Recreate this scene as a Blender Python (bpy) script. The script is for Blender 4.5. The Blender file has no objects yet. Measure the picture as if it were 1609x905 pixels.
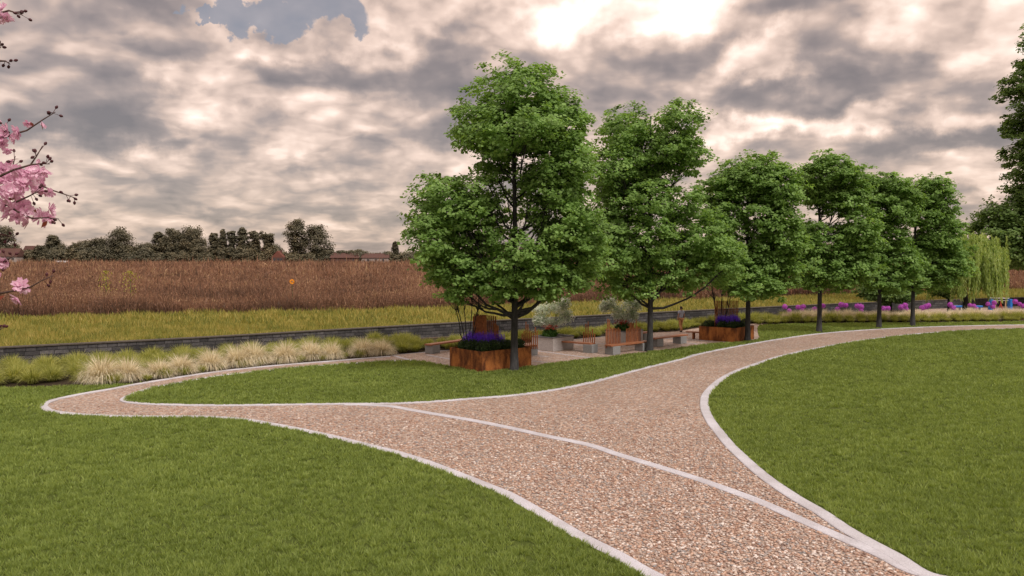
import bpy, bmesh, math, random
import numpy as np
from mathutils import Vector, Matrix

# ------------------------------------------------------------------ camera, world, sun, exposure
S = bpy.context.scene
COL = S.collection
H, F, PW, PH, YH = 5.0, 1250.0, 1609.0, 905.0, 406.0
PITCH = math.atan((PH / 2 - YH) / F)
cam_d = bpy.data.cameras.new("camera")
cam = bpy.data.objects.new("camera", cam_d)
COL.objects.link(cam)
cam.location = (0, 0, H)
cam.rotation_euler = (math.pi / 2 - PITCH, 0, 0)
cam_d.sensor_width = 36
cam_d.lens = F / PW * 36
cam_d.clip_end = 6000
S.camera = cam
S.view_settings.view_transform = 'Standard'
S.view_settings.look = 'None'
S.view_settings.gamma = 1
S.view_settings.use_curve_mapping = False
S.view_settings.exposure = 0.18

SUN_EL, SUN_AZ = math.radians(48), math.radians(142)     # azimuth clockwise from +Y
sd = bpy.data.lights.new("sun", 'SUN')
sd.energy = 2.3
sd.angle = math.radians(11)
sd.color = (1.0, 0.92, 0.84)
sun = bpy.data.objects.new("sun", sd)
COL.objects.link(sun)
to_sun = Vector((math.sin(SUN_AZ) * math.cos(SUN_EL), math.cos(SUN_AZ) * math.cos(SUN_EL), math.sin(SUN_EL)))
sun.rotation_euler = to_sun.to_track_quat('Z', 'Y').to_euler()

W = bpy.data.worlds.new("World")
S.world = W
W.use_nodes = True


class NT:
    """tiny helper to write node graphs as expressions"""
    def __init__(s, tree):
        s.t = tree
        s.n = tree.nodes
        s.l = tree.links

    def node(s, typ, props=None, ins=None):
        n = s.n.new(typ)
        for k, v in (props or {}).items():
            setattr(n, k, v)
        for k, v in (ins or {}).items():
            s.put(n.inputs[k], v)
        return n

    def put(s, sock, v):
        if isinstance(v, bpy.types.NodeSocket):
            s.l.new(v, sock)
        elif v is not None:
            sock.default_value = v

    def m(s, op, a, b=None, c=None, clamp=False):
        n = s.node('ShaderNodeMath', {'operation': op, 'use_clamp': clamp})
        s.put(n.inputs[0], a)
        if b is not None: s.put(n.inputs[1], b)
        if c is not None: s.put(n.inputs[2], c)
        return n.outputs[0]

    def v(s, op, a, b=None, out=0):
        n = s.node('ShaderNodeVectorMath', {'operation': op})
        s.put(n.inputs[0], a)
        if b is not None:
            s.put(n.inputs[3] if op == 'SCALE' else n.inputs[1], b)
        return n.outputs[out]

    def noise(s, vec, scale, detail=4, rough=0.5, dist=0.0, out=0):
        n = s.node('ShaderNodeTexNoise', ins={'Vector': vec, 'Scale': scale, 'Detail': detail, 'Roughness': rough, 'Distortion': dist})
        return n.outputs[out]

    def ramp(s, fac, stops, interp='LINEAR'):
        n = s.node('ShaderNodeValToRGB')
        cr = n.color_ramp
        cr.interpolation = interp
        while len(cr.elements) > 1:
            cr.elements.remove(cr.elements[-1])
        cr.elements[0].position = stops[0][0]
        cr.elements[0].color = tuple(stops[0][1]) + (1,)
        for p, c in stops[1:]:
            e = cr.elements.new(p)
            e.color = tuple(c) + (1,)
        s.put(n.inputs[0], fac)
        return n.outputs[0]

    def mix(s, fac, a, b, mode='MIX'):
        n = s.node('ShaderNodeMix', {'data_type': 'RGBA', 'blend_type': mode})
        s.put(n.inputs[0], fac)
        s.put(n.inputs[6], a if isinstance(a, bpy.types.NodeSocket) else tuple(a) + (1,))
        s.put(n.inputs[7], b if isinstance(b, bpy.types.NodeSocket) else tuple(b) + (1,))
        return n.outputs[2]

    def rng(s, v, a, b, c, d, smooth=True):
        n = s.node('ShaderNodeMapRange', {'interpolation_type': 'SMOOTHSTEP' if smooth else 'LINEAR'})
        for i, x in enumerate((v, a, b, c, d)):
            s.put(n.inputs[i], x)
        return n.outputs[0]


def build_sky():
    t = NT(W.node_tree)
    t.n.clear()
    sky = t.node('ShaderNodeTexSky', {'sky_type': 'NISHITA', 'sun_disc': False, 'sun_elevation': SUN_EL, 'sun_rotation': SUN_AZ})
    d = t.node('ShaderNodeTexCoord').outputs['Generated']
    sep = t.node('ShaderNodeSeparateXYZ', ins={0: d})
    x, y, z = sep.outputs
    az = t.m('ARCTAN2', x, y)
    el = t.m('ARCSINE', z)
    zz = t.m('MAXIMUM', z, 0.0)
    inv = t.m('DIVIDE', 1.0, t.m('ADD', zz, 0.26))
    q = t.node('ShaderNodeCombineXYZ', ins={0: t.m('MULTIPLY', x, inv), 1: t.m('MULTIPLY', y, inv), 2: 0.0}).outputs[0]
    wv = t.v('SCALE', t.v('SUBTRACT', t.noise(q, 3.0, 4, 0.6, out=1), (0.5, 0.5, 0.5)), 0.20)
    qw = t.v('ADD', q, wv)
    # a coordinate a little nearer the zenith: difference lights the upper rims of the clouds
    qs = t.v('ADD', t.v('SCALE', q, 0.965), wv)
    n1 = t.noise(qw, 2.3, 6, 0.45)
    n2 = t.noise(qs, 2.3, 6, 0.45)
    rim = t.m('SUBTRACT', n1, n2)
    f1 = t.noise(qw, 9.0, 5, 0.5)
    f2 = t.noise(qs, 9.0, 5, 0.5)
    rimf = t.m('SUBTRACT', f1, f2)
    base = t.m('MULTIPLY_ADD', t.m('SUBTRACT', n1, 0.5), -0.72, 0.487)
    val = t.m('MULTIPLY_ADD', rim, 0.7, base)
    val = t.m('MULTIPLY_ADD', rimf, 0.16, val)
    # puffs: rounded bright heads parted by darker creases
    def puff_(src, sc, d):
        return t.m('ABSOLUTE', t.m('SUBTRACT', t.noise(src, sc, d, 0.5), 0.5))
    pa = t.m('ADD', puff_(qw, 4.2, 2), t.m('MULTIPLY', puff_(qw, 10.0, 2), 0.4))
    pb = t.m('ADD', puff_(qs, 4.2, 2), t.m('MULTIPLY', puff_(qs, 10.0, 2), 0.4))
    val = t.m('MULTIPLY_ADD', t.m('SUBTRACT', pa, 0.12), 0.22, val)
    val = t.m('MULTIPLY_ADD', t.m('SUBTRACT', pa, pb), 0.55, val)
    # banks of cloud placed by azimuth and elevation
    ae = t.node('ShaderNodeCombineXYZ', ins={0: az, 1: el, 2: 0.0}).outputs[0]
    wq = t.v('SUBTRACT', t.noise(ae, 8.5, 7, 0.56, out=1), (0.5, 0.5, 0.5))
    aw = t.v('ADD', ae, t.v('MULTIPLY', wq, (0.20, 0.15, 0.0)))

    low = t.rng(el, 0.0, 0.12, 1.0, 0.0)

    def blob(px, py, rx, ry, src):
        a = math.atan((px - PW / 2) / F)
        e = math.atan((YH - py) / F * math.cos(a))
        v = t.v('MULTIPLY', t.v('SUBTRACT', src, (a, e, 0.0)), (F / rx, F / ry, 0.0))
        return t.rng(t.v('LENGTH', v, out=1), 0.15, 1.25, 1.0, 0.0)
    light = [(930, 5, 230, 65, .30), (1090, 15, 60, 50, .16), (850, 40, 50, 60, .12), (1180, 95, 75, 40, .30), (1215, 130, 60, 25, .18), (1260, 208, 230, 22, .26),
             (1480, 190, 55, 40, .22), (1500, 35, 160, 60, .16), (1390, 110, 40, 90, .10), (345, 20, 60, 40, .10), (365, 70, 45, 50, .14),
             (530, 50, 60, 30, .20), (600, 30, 60, 45, .12), (660, 15, 120, 40, .18), (450, 75, 90, 22, .15), (300, 105, 90, 25, .16), (420, 150, 100, 35, .12),
             (130, 35, 150, 30, .10), (540, 190, 150, 40, .10), (240, 240, 220, 30, .10), (600, 260, 200, 25, .10), (950, 240, 60, 50, .20), (200, 345, 300, 35, .08),
             (1540, 300, 120, 30, .14), (1130, 215, 60, 40, .10), (1070, 110, 120, 40, .04)]
    dark = [(650, 130, 110, 55, .24), (700, 95, 60, 40, .10), (110, 160, 170, 60, .20), (60, 60, 130, 50, .09), (260, 190, 130, 25, .16), (500, 110, 100, 28, .12),
            (1270, 165, 120, 45, .20), (1340, 190, 130, 20, .12), (1010, 70, 90, 45, .06), (1500, 235, 150, 22, .24), (1420, 120, 110, 50, .13), (1570, 150, 90, 60, .12),
            (1150, 235, 110, 28, .14), (1220, 30, 70, 35, .08), (400, 245, 90, 20, .12), (430, 205, 60, 20, .08), (330, 310, 60, 10, .08), (620, 330, 120, 25, .12), (720, 200, 80, 40, .10),
            (560, 120, 60, 30, .06), (150, 205, 260, 25, .12), (1480, 330, 100, 14, .08)]
    for px, py, rx, ry, a in light:
        val = t.m('MULTIPLY_ADD', blob(px, py, rx, ry, aw), a * 1.1, val)
    for px, py, rx, ry, a in dark:
        val = t.m('MULTIPLY_ADD', blob(px, py, rx, ry, aw), -a * 1.15, val)
    def bil(dx_, dy_):
        c_ = t.v('ADD', t.v('ADD', ae, t.v('MULTIPLY', wq, (0.035, 0.035, 0.0))), (dx_, dy_, 0.0))
        c_ = t.v('MULTIPLY', c_, (1.0, 1.35, 1.0))
        r_ = None
        for sc_, am_ in ((6.5, 1.15), (15.0, 0.55), (36.0, 0.20), (80.0, 0.07)):
            v_ = t.node('ShaderNodeTexVoronoi', {'voronoi_dimensions': '2D', 'feature': 'SMOOTH_F1'}, {'Vector': c_, 'Scale': sc_, 'Smoothness': 0.55})
            e_ = t.m('MULTIPLY', v_.outputs['Distance'], -am_)
            r_ = e_ if r_ is None else t.m('ADD', r_, e_)
        return r_
    b0, b1 = bil(0.0, 0.0), bil(-0.008, 0.014)
    mid = t.m('MULTIPLY_ADD', low, -0.6, 1.0)
    val = t.m('MULTIPLY_ADD', t.m('MULTIPLY', t.m('SUBTRACT', b0, b1), mid), 0.46, val)
    val = t.m('MULTIPLY_ADD', t.m('MULTIPLY', t.m('ADD', b0, 0.78), mid), 0.22, val)
    # thinner, greyer streaks low down
    st = t.node('ShaderNodeCombineXYZ', ins={0: t.m('MULTIPLY', az, 9.0), 1: t.m('MULTIPLY', el, 45.0), 2: 0.0}).outputs[0]
    val = t.m('MULTIPLY_ADD', t.m('MULTIPLY', t.m('SUBTRACT', t.noise(st, 1.0, 6, 0.6, 0.6), 0.5), low), 0.4, val)
    val = t.m('MULTIPLY_ADD', low, -0.03, val)
    # unseen cloud deck high overhead, brightened to add fill light to the scene
    up = t.rng(el, 0.34, 0.75, 0.0, 1.0)
    val = t.m('MULTIPLY_ADD', up, 0.34, val)
    col = t.ramp(val, [(0.0, (0.175, 0.143, 0.135)), (0.22, (0.245, 0.195, 0.178)), (0.38, (0.355, 0.275, 0.24)), (0.52, (0.54, 0.40, 0.325)),
                       (0.68, (0.79, 0.59, 0.48)), (0.84, (1.04, 0.84, 0.71)), (1.0, (1.3, 1.2, 1.1))])
    # gaps of hazy blue between the clouds
    gap = None
    for px, py, rx, ry in ((450, 12, 135, 42), (330, 2, 60, 16), (560, 20, 45, 40)):
        b = blob(px, py, rx, ry, aw)
        if py > 200: b = t.m('MULTIPLY', b, 0.55)
        gap = b if gap is None else t.m('MAXIMUM', gap, b)
    gap = t.m('MULTIPLY_ADD', t.m('SUBTRACT', t.noise(ae, 34.0, 5, 0.6), 0.5), 1.5, gap)
    gap = t.rng(gap, 0.42, 0.62, 0.0, 0.85)
    skyc = t.mix(1.0, sky.outputs[0], (0.085, 0.085, 0.085), 'MULTIPLY')
    haze_blue = t.mix(0.9, skyc, (0.24, 0.235, 0.26))
    col = t.mix(gap, col, haze_blue)
    bg = t.node('ShaderNodeBackground', ins={'Color': col, 'Strength': 1.0})
    # the Nishita sky shines faintly through the whole deck
    bg2 = t.node('ShaderNodeBackground', ins={'Color': sky.outputs[0], 'Strength': 0.012})
    add = t.node('ShaderNodeAddShader')
    t.l.new(bg.outputs[0], add.inputs[0])
    t.l.new(bg2.outputs[0], add.inputs[1])
    out = t.node('ShaderNodeOutputWorld')
    t.l.new(add.outputs[0], out.inputs[0])


build_sky()
W.cycles.sampling_method = 'MANUAL'
W.cycles.sample_map_resolution = 512
S.cycles.max_bounces = 6
S.cycles.transparent_max_bounces = 4
S.cycles.use_denoising = True
S.cycles.sample_clamp_indirect = 4

# ------------------------------------------------------------------ helpers
rs = np.random.RandomState(7)
random.seed(11)


def ray(px, py):
    u, v = (px - PW / 2) / F, (PH / 2 - py) / F
    c, s = math.cos(PITCH), math.sin(PITCH)
    return u, c + v * s, v * c - s


def G(px, py, z=0.0):
    """the point of the plane at height z seen at that pixel"""
    a, b, c = ray(px, py)
    k = (z - H) / c
    return a * k, b * k


def P(px, py, Y):
    a, b, c = ray(px, py)
    k = Y / b
    return a * k, Y, H + c * k


def tag(o, label=None, cat=None, group=None, kind=None):
    if label: o['label'] = label
    if cat: o['category'] = cat
    if group: o['group'] = group
    if kind: o['kind'] = kind
    return o


def link(name, data, parent=None):
    o = bpy.data.objects.new(name, data)
    COL.objects.link(o)
    if parent is not None: o.parent = parent
    return o


def thing(name, label, cat, loc=(0, 0, 0), rz=0.0, group=None):
    o = link(name, None)
    o.location = loc
    o.rotation_euler = (0, 0, rz)
    o.empty_display_size = 0.2
    return tag(o, label, cat, group)


def mesh_np(name, V, Fc, mat, parent=None, attr=None, smooth=False, uv=None, loc=None):
    """V (n,3); Fc (m,k) equal-sized faces; attr (m,) float per face called tint"""
    V = np.asarray(V, dtype=np.float32)
    Fc = np.asarray(Fc, dtype=np.int32)
    me = bpy.data.meshes.new(name)
    m, k = Fc.shape
    me.vertices.add(len(V))
    me.vertices.foreach_set('co', V.ravel())
    me.loops.add(m * k)
    me.loops.foreach_set('vertex_index', Fc.ravel())
    me.polygons.add(m)
    me.polygons.foreach_set('loop_start', np.arange(0, m * k, k, dtype=np.int32))
    if smooth:
        me.polygons.foreach_set('use_smooth', np.ones(m, dtype=bool))
    if attr is not None:
        a = me.attributes.new('tint', 'FLOAT', 'FACE')
        a.data.foreach_set('value', np.asarray(attr, dtype=np.float32))
    me.update(calc_edges=True)
    if mat: me.materials.append(mat)
    o = link(name, me, parent)
    if loc is not None: o.location = loc
    return o


def mesh_py(name, V, Fc, mat, parent=None, smooth=False):
    me = bpy.data.meshes.new(name)
    me.from_pydata([tuple(v) for v in V], [], [tuple(f) for f in Fc])
    if smooth:
        me.polygons.foreach_set('use_smooth', [True] * len(me.polygons))
    me.update()
    if mat: me.materials.append(mat)
    return link(name, me, parent)


class MB:
    """collects tubes and boxes as quads"""
    def __init__(s):
        s.V, s.F = [], []

    def tube(s, pts, rad, n=6, cap=True):
        pts = [Vector(p) for p in pts]
        b = len(s.V)
        prev = None
        for i, p in enumerate(pts):
            d = (pts[min(i + 1, len(pts) - 1)] - pts[max(i - 1, 0)])
            if d.length < 1e-6: d = Vector((0, 0, 1))
            d.normalize()
            if prev is None:
                u = d.orthogonal().normalized()
            else:
                u = (prev - d * prev.dot(d))
                u = u.normalized() if u.length > 1e-5 else d.orthogonal().normalized()
            prev = u
            w = d.cross(u)
            for k in range(n):
                a = 2 * math.pi * k / n
                s.V.append(p + (u * math.cos(a) + w * math.sin(a)) * rad[i])
        for i in range(len(pts) - 1):
            for k in range(n):
                k2 = (k + 1) % n
                s.F.append((b + i * n + k, b + i * n + k2, b + (i + 1) * n + k2, b + (i + 1) * n + k))
        if cap and n >= 3:
            e = b + (len(pts) - 1) * n
            for st in (b, e):
                for k in range(1, n - 1):
                    s.F.append((st, st + k, st + k + 1))
        return s

    def box(s, c, size, rz=0.0, bev=0.0):
        """box with chamfered vertical and horizontal edges; c is the centre of its base"""
        bm = bmesh.new()
        bmesh.ops.create_cube(bm, size=1.0)
        bmesh.ops.scale(bm, vec=size, verts=bm.verts)
        if bev > 0:
            bmesh.ops.bevel(bm, geom=list(bm.edges), offset=bev, segments=2, affect='EDGES', profile=0.5)
        R = Matrix.Rotation(rz, 4, 'Z')
        b = len(s.V)
        bm.verts.ensure_lookup_table()
        for v in bm.verts:
            s.V.append(R @ v.co + Vector((c[0], c[1], c[2] + size[2] / 2)))
        for f in bm.faces:
            s.F.append(tuple(b + v.index for v in f.verts))
        bm.free()
        return s

    def build(s, name, mat, parent=None, smooth=False):
        return mesh_py(name, s.V, s.F, mat, parent, smooth)


def smooth_line(pts, n=8, closed=False):
    pts = [np.array(p, float) for p in pts]
    out = []
    N = len(pts)
    rng_ = range(N if closed else N - 1)
    for i in rng_:
        if closed:
            p0, p1, p2, p3 = pts[i - 1], pts[i], pts[(i + 1) % N], pts[(i + 2) % N]
        else:
            p0 = pts[i - 1] if i > 0 else 2 * pts[0] - pts[1]
            p1, p2 = pts[i], pts[i + 1]
            p3 = pts[i + 2] if i + 2 < N else 2 * pts[-1] - pts[-2]
        # centripetal-ish: limit tangents by the chord
        c = np.linalg.norm(p2 - p1)
        m1 = (p2 - p0) / (np.linalg.norm(p2 - p1) + np.linalg.norm(p1 - p0) + 1e-9) * c
        m2 = (p3 - p1) / (np.linalg.norm(p3 - p2) + np.linalg.norm(p2 - p1) + 1e-9) * c
        for k in range(n):
            t = k / n
            out.append((2 * t**3 - 3 * t**2 + 1) * p1 + (t**3 - 2 * t**2 + t) * m1 + (-2 * t**3 + 3 * t**2) * p2 + (t**3 - t**2) * m2)
    if not closed: out.append(pts[-1])
    return np.array(out)


def offset_line(L, d):
    L = np.asarray(L)
    T = np.gradient(L, axis=0)
    T /= (np.linalg.norm(T, axis=1, keepdims=True) + 1e-9)
    Nn = np.stack([T[:, 1], -T[:, 0]], 1)      # to the right of travel
    return L + Nn * d


def poly_sheet(name, loop, z, mat, kind='structure', skirt=0.0, parent=None):
    bm = bmesh.new()
    vs = [bm.verts.new((p[0], p[1], z)) for p in loop]
    es = [bm.edges.new((vs[i], vs[(i + 1) % len(vs)])) for i in range(len(vs))]
    bmesh.ops.triangle_fill(bm, use_beauty=True, edges=es, normal=(0, 0, 1))
    for f in bm.faces:
        if f.normal.z < 0: f.normal_flip()
    if skirt:
        lo = [bm.verts.new((p[0], p[1], z - skirt)) for p in loop]
        for i in range(len(vs)):
            j = (i + 1) % len(vs)
            bm.faces.new((vs[i], lo[i], lo[j], vs[j]))
    me = bpy.data.meshes.new(name)
    bm.to_mesh(me)
    bm.free()
    me.materials.append(mat)
    o = link(name, me, parent)
    if kind: o['kind'] = kind
    return o


def ribbon(name, L, w, z0, z1, mat):
    a, b = offset_line(L, -w / 2), offset_line(L, w / 2)
    V, Fc = [], []
    for i in range(len(L)):
        for p, z in ((a[i], z0), (a[i], z1 - .012), (a[i] * .92 + b[i] * .08, z1), (b[i] * .92 + a[i] * .08, z1), (b[i], z1 - .012), (b[i], z0)):
            V.append((p[0], p[1], z))
    for i in range(len(L) - 1):
        for k in range(5):
            q = i * 6 + k
            Fc.append((q, q + 1, q + 7, q + 6))
    o = mesh_py(name, V, Fc, mat)
    o['kind'] = 'structure'
    return o


def in_poly(x, y, loop):
    loop = np.asarray(loop)
    ins = np.zeros(len(x), bool)
    x0, y0 = loop[:, 0], loop[:, 1]
    x1, y1 = np.roll(x0, -1), np.roll(y0, -1)
    for a, b, c, d in zip(x0, y0, x1, y1):
        if b == d: continue
        cond = (b > y) != (d > y)
        ins ^= cond & (x < (c - a) * (y - b) / (d - b) + a)
    return ins


def sample_wedge(n, y0, y1, half=0.80, pad=3.0, power=1.0):
    """random points of the ground the camera can see (with room to spare at the sides)"""
    y = (y0**power + (y1**power - y0**power) * rs.rand(n))**(1 / power)
    x = (rs.rand(n) * 2 - 1) * (half * y + pad)
    return x, y


# ------------------------------------------------------------------ materials
MATS = {}


def new_mat(name):
    m = bpy.data.materials.new(name)
    m.use_nodes = True
    t = NT(m.node_tree)
    t.n.clear()
    MATS[name] = m
    return m, t


def finish(t, col, rough=0.7, bump=None, bdist=0.01, bstr=1.0, spec=0.3, metallic=0.0, trans=0.0, tcol=None):
    b = t.node('ShaderNodeBsdfPrincipled', ins={'Roughness': rough, 'Specular IOR Level': spec, 'Metallic': metallic})
    t.put(b.inputs['Base Color'], col if isinstance(col, bpy.types.NodeSocket) else tuple(col) + (1,))
    if bump is not None:
        bn = t.node('ShaderNodeBump', ins={'Strength': bstr, 'Distance': bdist, 'Height': bump})
        t.l.new(bn.outputs[0], b.inputs['Normal'])
    sh = b.outputs[0]
    if trans > 0:
        tr = t.node('ShaderNodeBsdfTranslucent')
        src = tcol if tcol is not None else col
        t.put(tr.inputs[0], src if isinstance(src, bpy.types.NodeSocket) else tuple(src) + (1,))
        mx = t.node('ShaderNodeMixShader', ins={0: trans})
        t.l.new(sh, mx.inputs[1])
        t.l.new(tr.outputs[0], mx.inputs[2])
        sh = mx.outputs[0]
    o = t.node('ShaderNodeOutputMaterial')
    t.l.new(sh, o.inputs[0])


def pos(t):
    return t.node('ShaderNodeNewGeometry').outputs['Position']


def objc(t):
    return t.node('ShaderNodeTexCoord').outputs['Object']


def tint(t):
    return t.node('ShaderNodeAttribute', {'attribute_name': 'tint'}).outputs['Fac']


def leafy(name, stops, trans=0.35, rough=0.55, nscale=0.9, namp=0.5, spec=0.25, warmc=(1.2, 1.2, 0.6)):
    m, t = new_mat(name)
    n = t.noise(pos(t), nscale, 3, 0.55)
    f = t.m('MULTIPLY_ADD', t.m('SUBTRACT', n, 0.5), namp * 2, tint(t))
    c = t.ramp(f, stops)
    warm = t.mix(1.0, c, warmc, 'MULTIPLY')
    finish(t, c, rough, trans=trans, tcol=warm, spec=spec)
    return m


M_leaf = leafy('maple leaves', [(0.0, (0.10, 0.17, 0.045)), (0.4, (0.185, 0.315, 0.085)), (0.75, (0.28, 0.45, 0.135)), (1.0, (0.40, 0.58, 0.24))], trans=.45)
M_leaf2 = leafy('broad tree leaves', [(0.0, (0.09, 0.145, 0.045)), (0.5, (0.16, 0.26, 0.08)), (1.0, (0.27, 0.40, 0.14))], trans=.45)
M_willow = leafy('willow leaves', [(0.0, (0.20, 0.28, 0.08)), (0.5, (0.36, 0.47, 0.16)), (1.0, (0.52, 0.60, 0.27))], trans=.5)
M_darkshrub = leafy('dark shrub leaves', [(0.0, (0.012, 0.028, 0.008)), (0.6, (0.03, 0.06, 0.015)), (1.0, (0.06, 0.10, 0.03))], trans=0.15)
M_silver = leafy('variegated leaves', [(0.0, (0.22, 0.34, 0.14)), (0.3, (0.50, 0.60, 0.42)), (0.55, (0.80, 0.85, 0.76)), (1.0, (0.92, 0.93, 0.88))], nscale=4.0, namp=.8, trans=.45, warmc=(1,1,.95))
M_plantgreen = leafy('bright plant leaves', [(0.0, (0.02, 0.06, 0.01)), (1.0, (0.08, 0.17, 0.03))], nscale=3)
M_far = leafy('far foliage', [(0.0, (0.070, 0.072, 0.054)), (0.5, (0.14, 0.13, 0.086)), (1.0, (0.25, 0.20, 0.12))], nscale=0.035, namp=.7, trans=0.2)
M_lawn = leafy('lawn grass', [(0.0, (0.125, 0.175, 0.042)), (0.5, (0.235, 0.31, 0.08)), (1.0, (0.39, 0.47, 0.15))], nscale=0.35, namp=0.18, trans=0.45)
M_tuft = leafy('tuft grass', [(0.0, (0.17, 0.20, 0.045)), (0.5, (0.36, 0.38, 0.11)), (1.0, (0.54, 0.53, 0.20))], trans=.45, nscale=1.0, namp=0.3)
M_plume = leafy('feather plumes', [(0.0, (0.46, 0.38, 0.25)), (0.5, (0.80, 0.73, 0.54)), (1.0, (0.95, 0.91, 0.76))], warmc=(1.05,1.0,.85), nscale=1.5, namp=0.25, trans=0.4)
M_meadow = leafy('meadow grass', [(0.0, (0.11, 0.135, 0.03)), (0.35, (0.23, 0.25, 0.055)), (0.65, (0.38, 0.33, 0.08)), (1.0, (0.50, 0.41, 0.14))], nscale=0.45, namp=0.8, warmc=(1.1,1.05,.8))
M_rust = leafy('dry weeds', [(0.0, (0.07, 0.045, 0.032)), (0.35, (0.16, 0.09, 0.058)), (0.7, (0.33, 0.175, 0.11)), (1.0, (0.48, 0.33, 0.18))], nscale=0.11, namp=0.75, trans=0.25, warmc=(1.1,1,.9))


def simple(name, fn):
    m, t = new_mat(name)
    fn(t)
    return m


def f_gravel(t):
    p = pos(t)
    sq = t.v('MULTIPLY', p, (1.0, 1.35, 1.0))
    v = t.node('ShaderNodeTexVoronoi', {'voronoi_dimensions': '2D', 'feature': 'F1'}, {'Vector': sq, 'Scale': 14.5, 'Randomness': 1.0})
    r = t.node('ShaderNodeSeparateColor', ins={0: v.outputs['Color']}).outputs[0]
    c = t.ramp(r, PEB)
    gap = t.rng(v.outputs['Distance'], 0.34, 0.62, 0.0, 0.55)
    c = t.mix(gap, c, (0.15, 0.10, 0.075))
    big = t.noise(p, 0.5, 3)
    c = t.mix(1.0, c, t.ramp(big, [(0.3, (0.9, 0.88, 0.86)), (0.7, (1.08, 1.07, 1.06))]), 'MULTIPLY')
    hgt = t.rng(v.outputs['Distance'], 0.0, 0.7, 1.0, 0.0)
    finish(t, c, 0.6, bump=hgt, bdist=0.022, bstr=0.9, spec=0.35)


PEB = [(0.0, (0.19, 0.122, 0.10)), (0.16, (0.39, 0.24, 0.18)), (0.32, (0.51, 0.36, 0.275)), (0.46, (0.33, 0.275, 0.25)), (0.58, (0.51, 0.32, 0.23)),
       (0.70, (0.25, 0.25, 0.26)), (0.82, (0.57, 0.445, 0.37)), (0.92, (0.60, 0.53, 0.49)), (1.0, (0.74, 0.67, 0.63))]
M_gravel = simple('exposed aggregate gravel', f_gravel)


def f_pebble(t):
    c = t.ramp(tint(t), PEB)
    n = t.noise(pos(t), 60, 3)
    c = t.mix(0.35, c, t.mix(1.0, c, t.ramp(n, [(0.3, (0.55, 0.55, 0.55)), (0.7, (1.3, 1.3, 1.3))]), 'MULTIPLY'))
    finish(t, c, 0.5, spec=0.4)


M_pebble = simple('river pebbles', f_pebble)


def f_kerb(t):
    p = pos(t)
    n = t.noise(p, 55, 3, 0.7)
    c = t.ramp(n, [(0.32, (0.34, 0.34, 0.38)), (0.5, (0.51, 0.505, 0.56)), (0.68, (0.64, 0.635, 0.70))])
    st = t.noise(p, 1.1, 4)
    c = t.mix(1.0, c, t.ramp(st, [(0.35, (0.84, 0.82, 0.80)), (0.65, (1.05, 1.05, 1.05))]), 'MULTIPLY')
    finish(t, c, 0.85, bump=n, bdist=0.004)


M_kerb = simple('pale concrete kerb', f_kerb)


def f_block(t):
    p = pos(t)
    n = t.noise(p, 30, 4, 0.65)
    c = t.ramp(n, [(0.3, (0.17, 0.175, 0.18)), (0.7, (0.30, 0.305, 0.31))])
    finish(t, c, 0.85, bump=n, bdist=0.004)


M_block = simple('grey cast concrete', f_block)


def f_granite(t):
    p = pos(t)
    n = t.noise(p, 24, 5, 0.75)
    c = t.ramp(n, [(0.35, (0.30, 0.28, 0.275)), (0.5, (0.44, 0.41, 0.405)), (0.66, (0.56, 0.53, 0.52))])
    finish(t, c, 0.8, bump=n, bdist=0.004)


M_granite = simple('speckled granite', f_granite)
M_coping = simple('dark planter coping', lambda t: finish(t, t.ramp(t.noise(pos(t), 20, 3), [(0.3, (0.09, 0.09, 0.095)), (0.7, (0.15, 0.15, 0.155))]), 0.7))


def f_corten(t):
    p = pos(t)
    n = t.noise(t.v('MULTIPLY', p, (1.0, 1.0, 0.45)), 2.2, 6, 0.65, 0.4)
    f = t.noise(p, 38, 4, 0.7)
    s = t.m('MULTIPLY_ADD', t.m('SUBTRACT', f, 0.5), 0.45, n)
    c = t.ramp(s, [(0.28, (0.055, 0.022, 0.013)), (0.44, (0.13, 0.045, 0.018)), (0.56, (0.33, 0.12, 0.037)), (0.72, (0.50, 0.20, 0.057))])
    finish(t, c, 0.85, bump=f, bdist=0.003, spec=0.2)


M_corten = simple('weathered corten steel', f_corten)
M_rod = simple('rusted steel rod', lambda t: finish(t, t.ramp(t.noise(pos(t), 9, 4, 0.6), [(0.3, (0.17, 0.06, 0.028)), (0.7, (0.40, 0.15, 0.06))]), 0.8, spec=0.2))


def f_seat(t):
    p = objc(t)
    n = t.noise(t.v('MULTIPLY', p, (1.2, 26.0, 20.0)), 1.5, 4, 0.6)
    c = t.ramp(n, [(0.3, (0.21, 0.075, 0.035)), (0.7, (0.40, 0.17, 0.085))])
    finish(t, c, 0.55, bump=n, bdist=0.003)


M_seat = simple('red stained timber seat', f_seat)


def f_bark(t):
    p = pos(t)
    n = t.noise(t.v('MULTIPLY', p, (14, 14, 3.0)), 1.0, 6, 0.7)
    c = t.ramp(n, [(0.3, (0.02, 0.020, 0.021)), (0.55, (0.045, 0.045, 0.047)), (0.75, (0.085, 0.083, 0.082))])
    finish(t, c, 0.9, bump=n, bdist=0.03)


M_bark = simple('dark furrowed bark', f_bark)
M_twig = simple('brown twig bark', lambda t: finish(t, t.ramp(t.noise(pos(t), 40, 3), [(0.3, (0.055, 0.03, 0.03)), (0.7, (0.12, 0.075, 0.06))]), 0.7))


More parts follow.
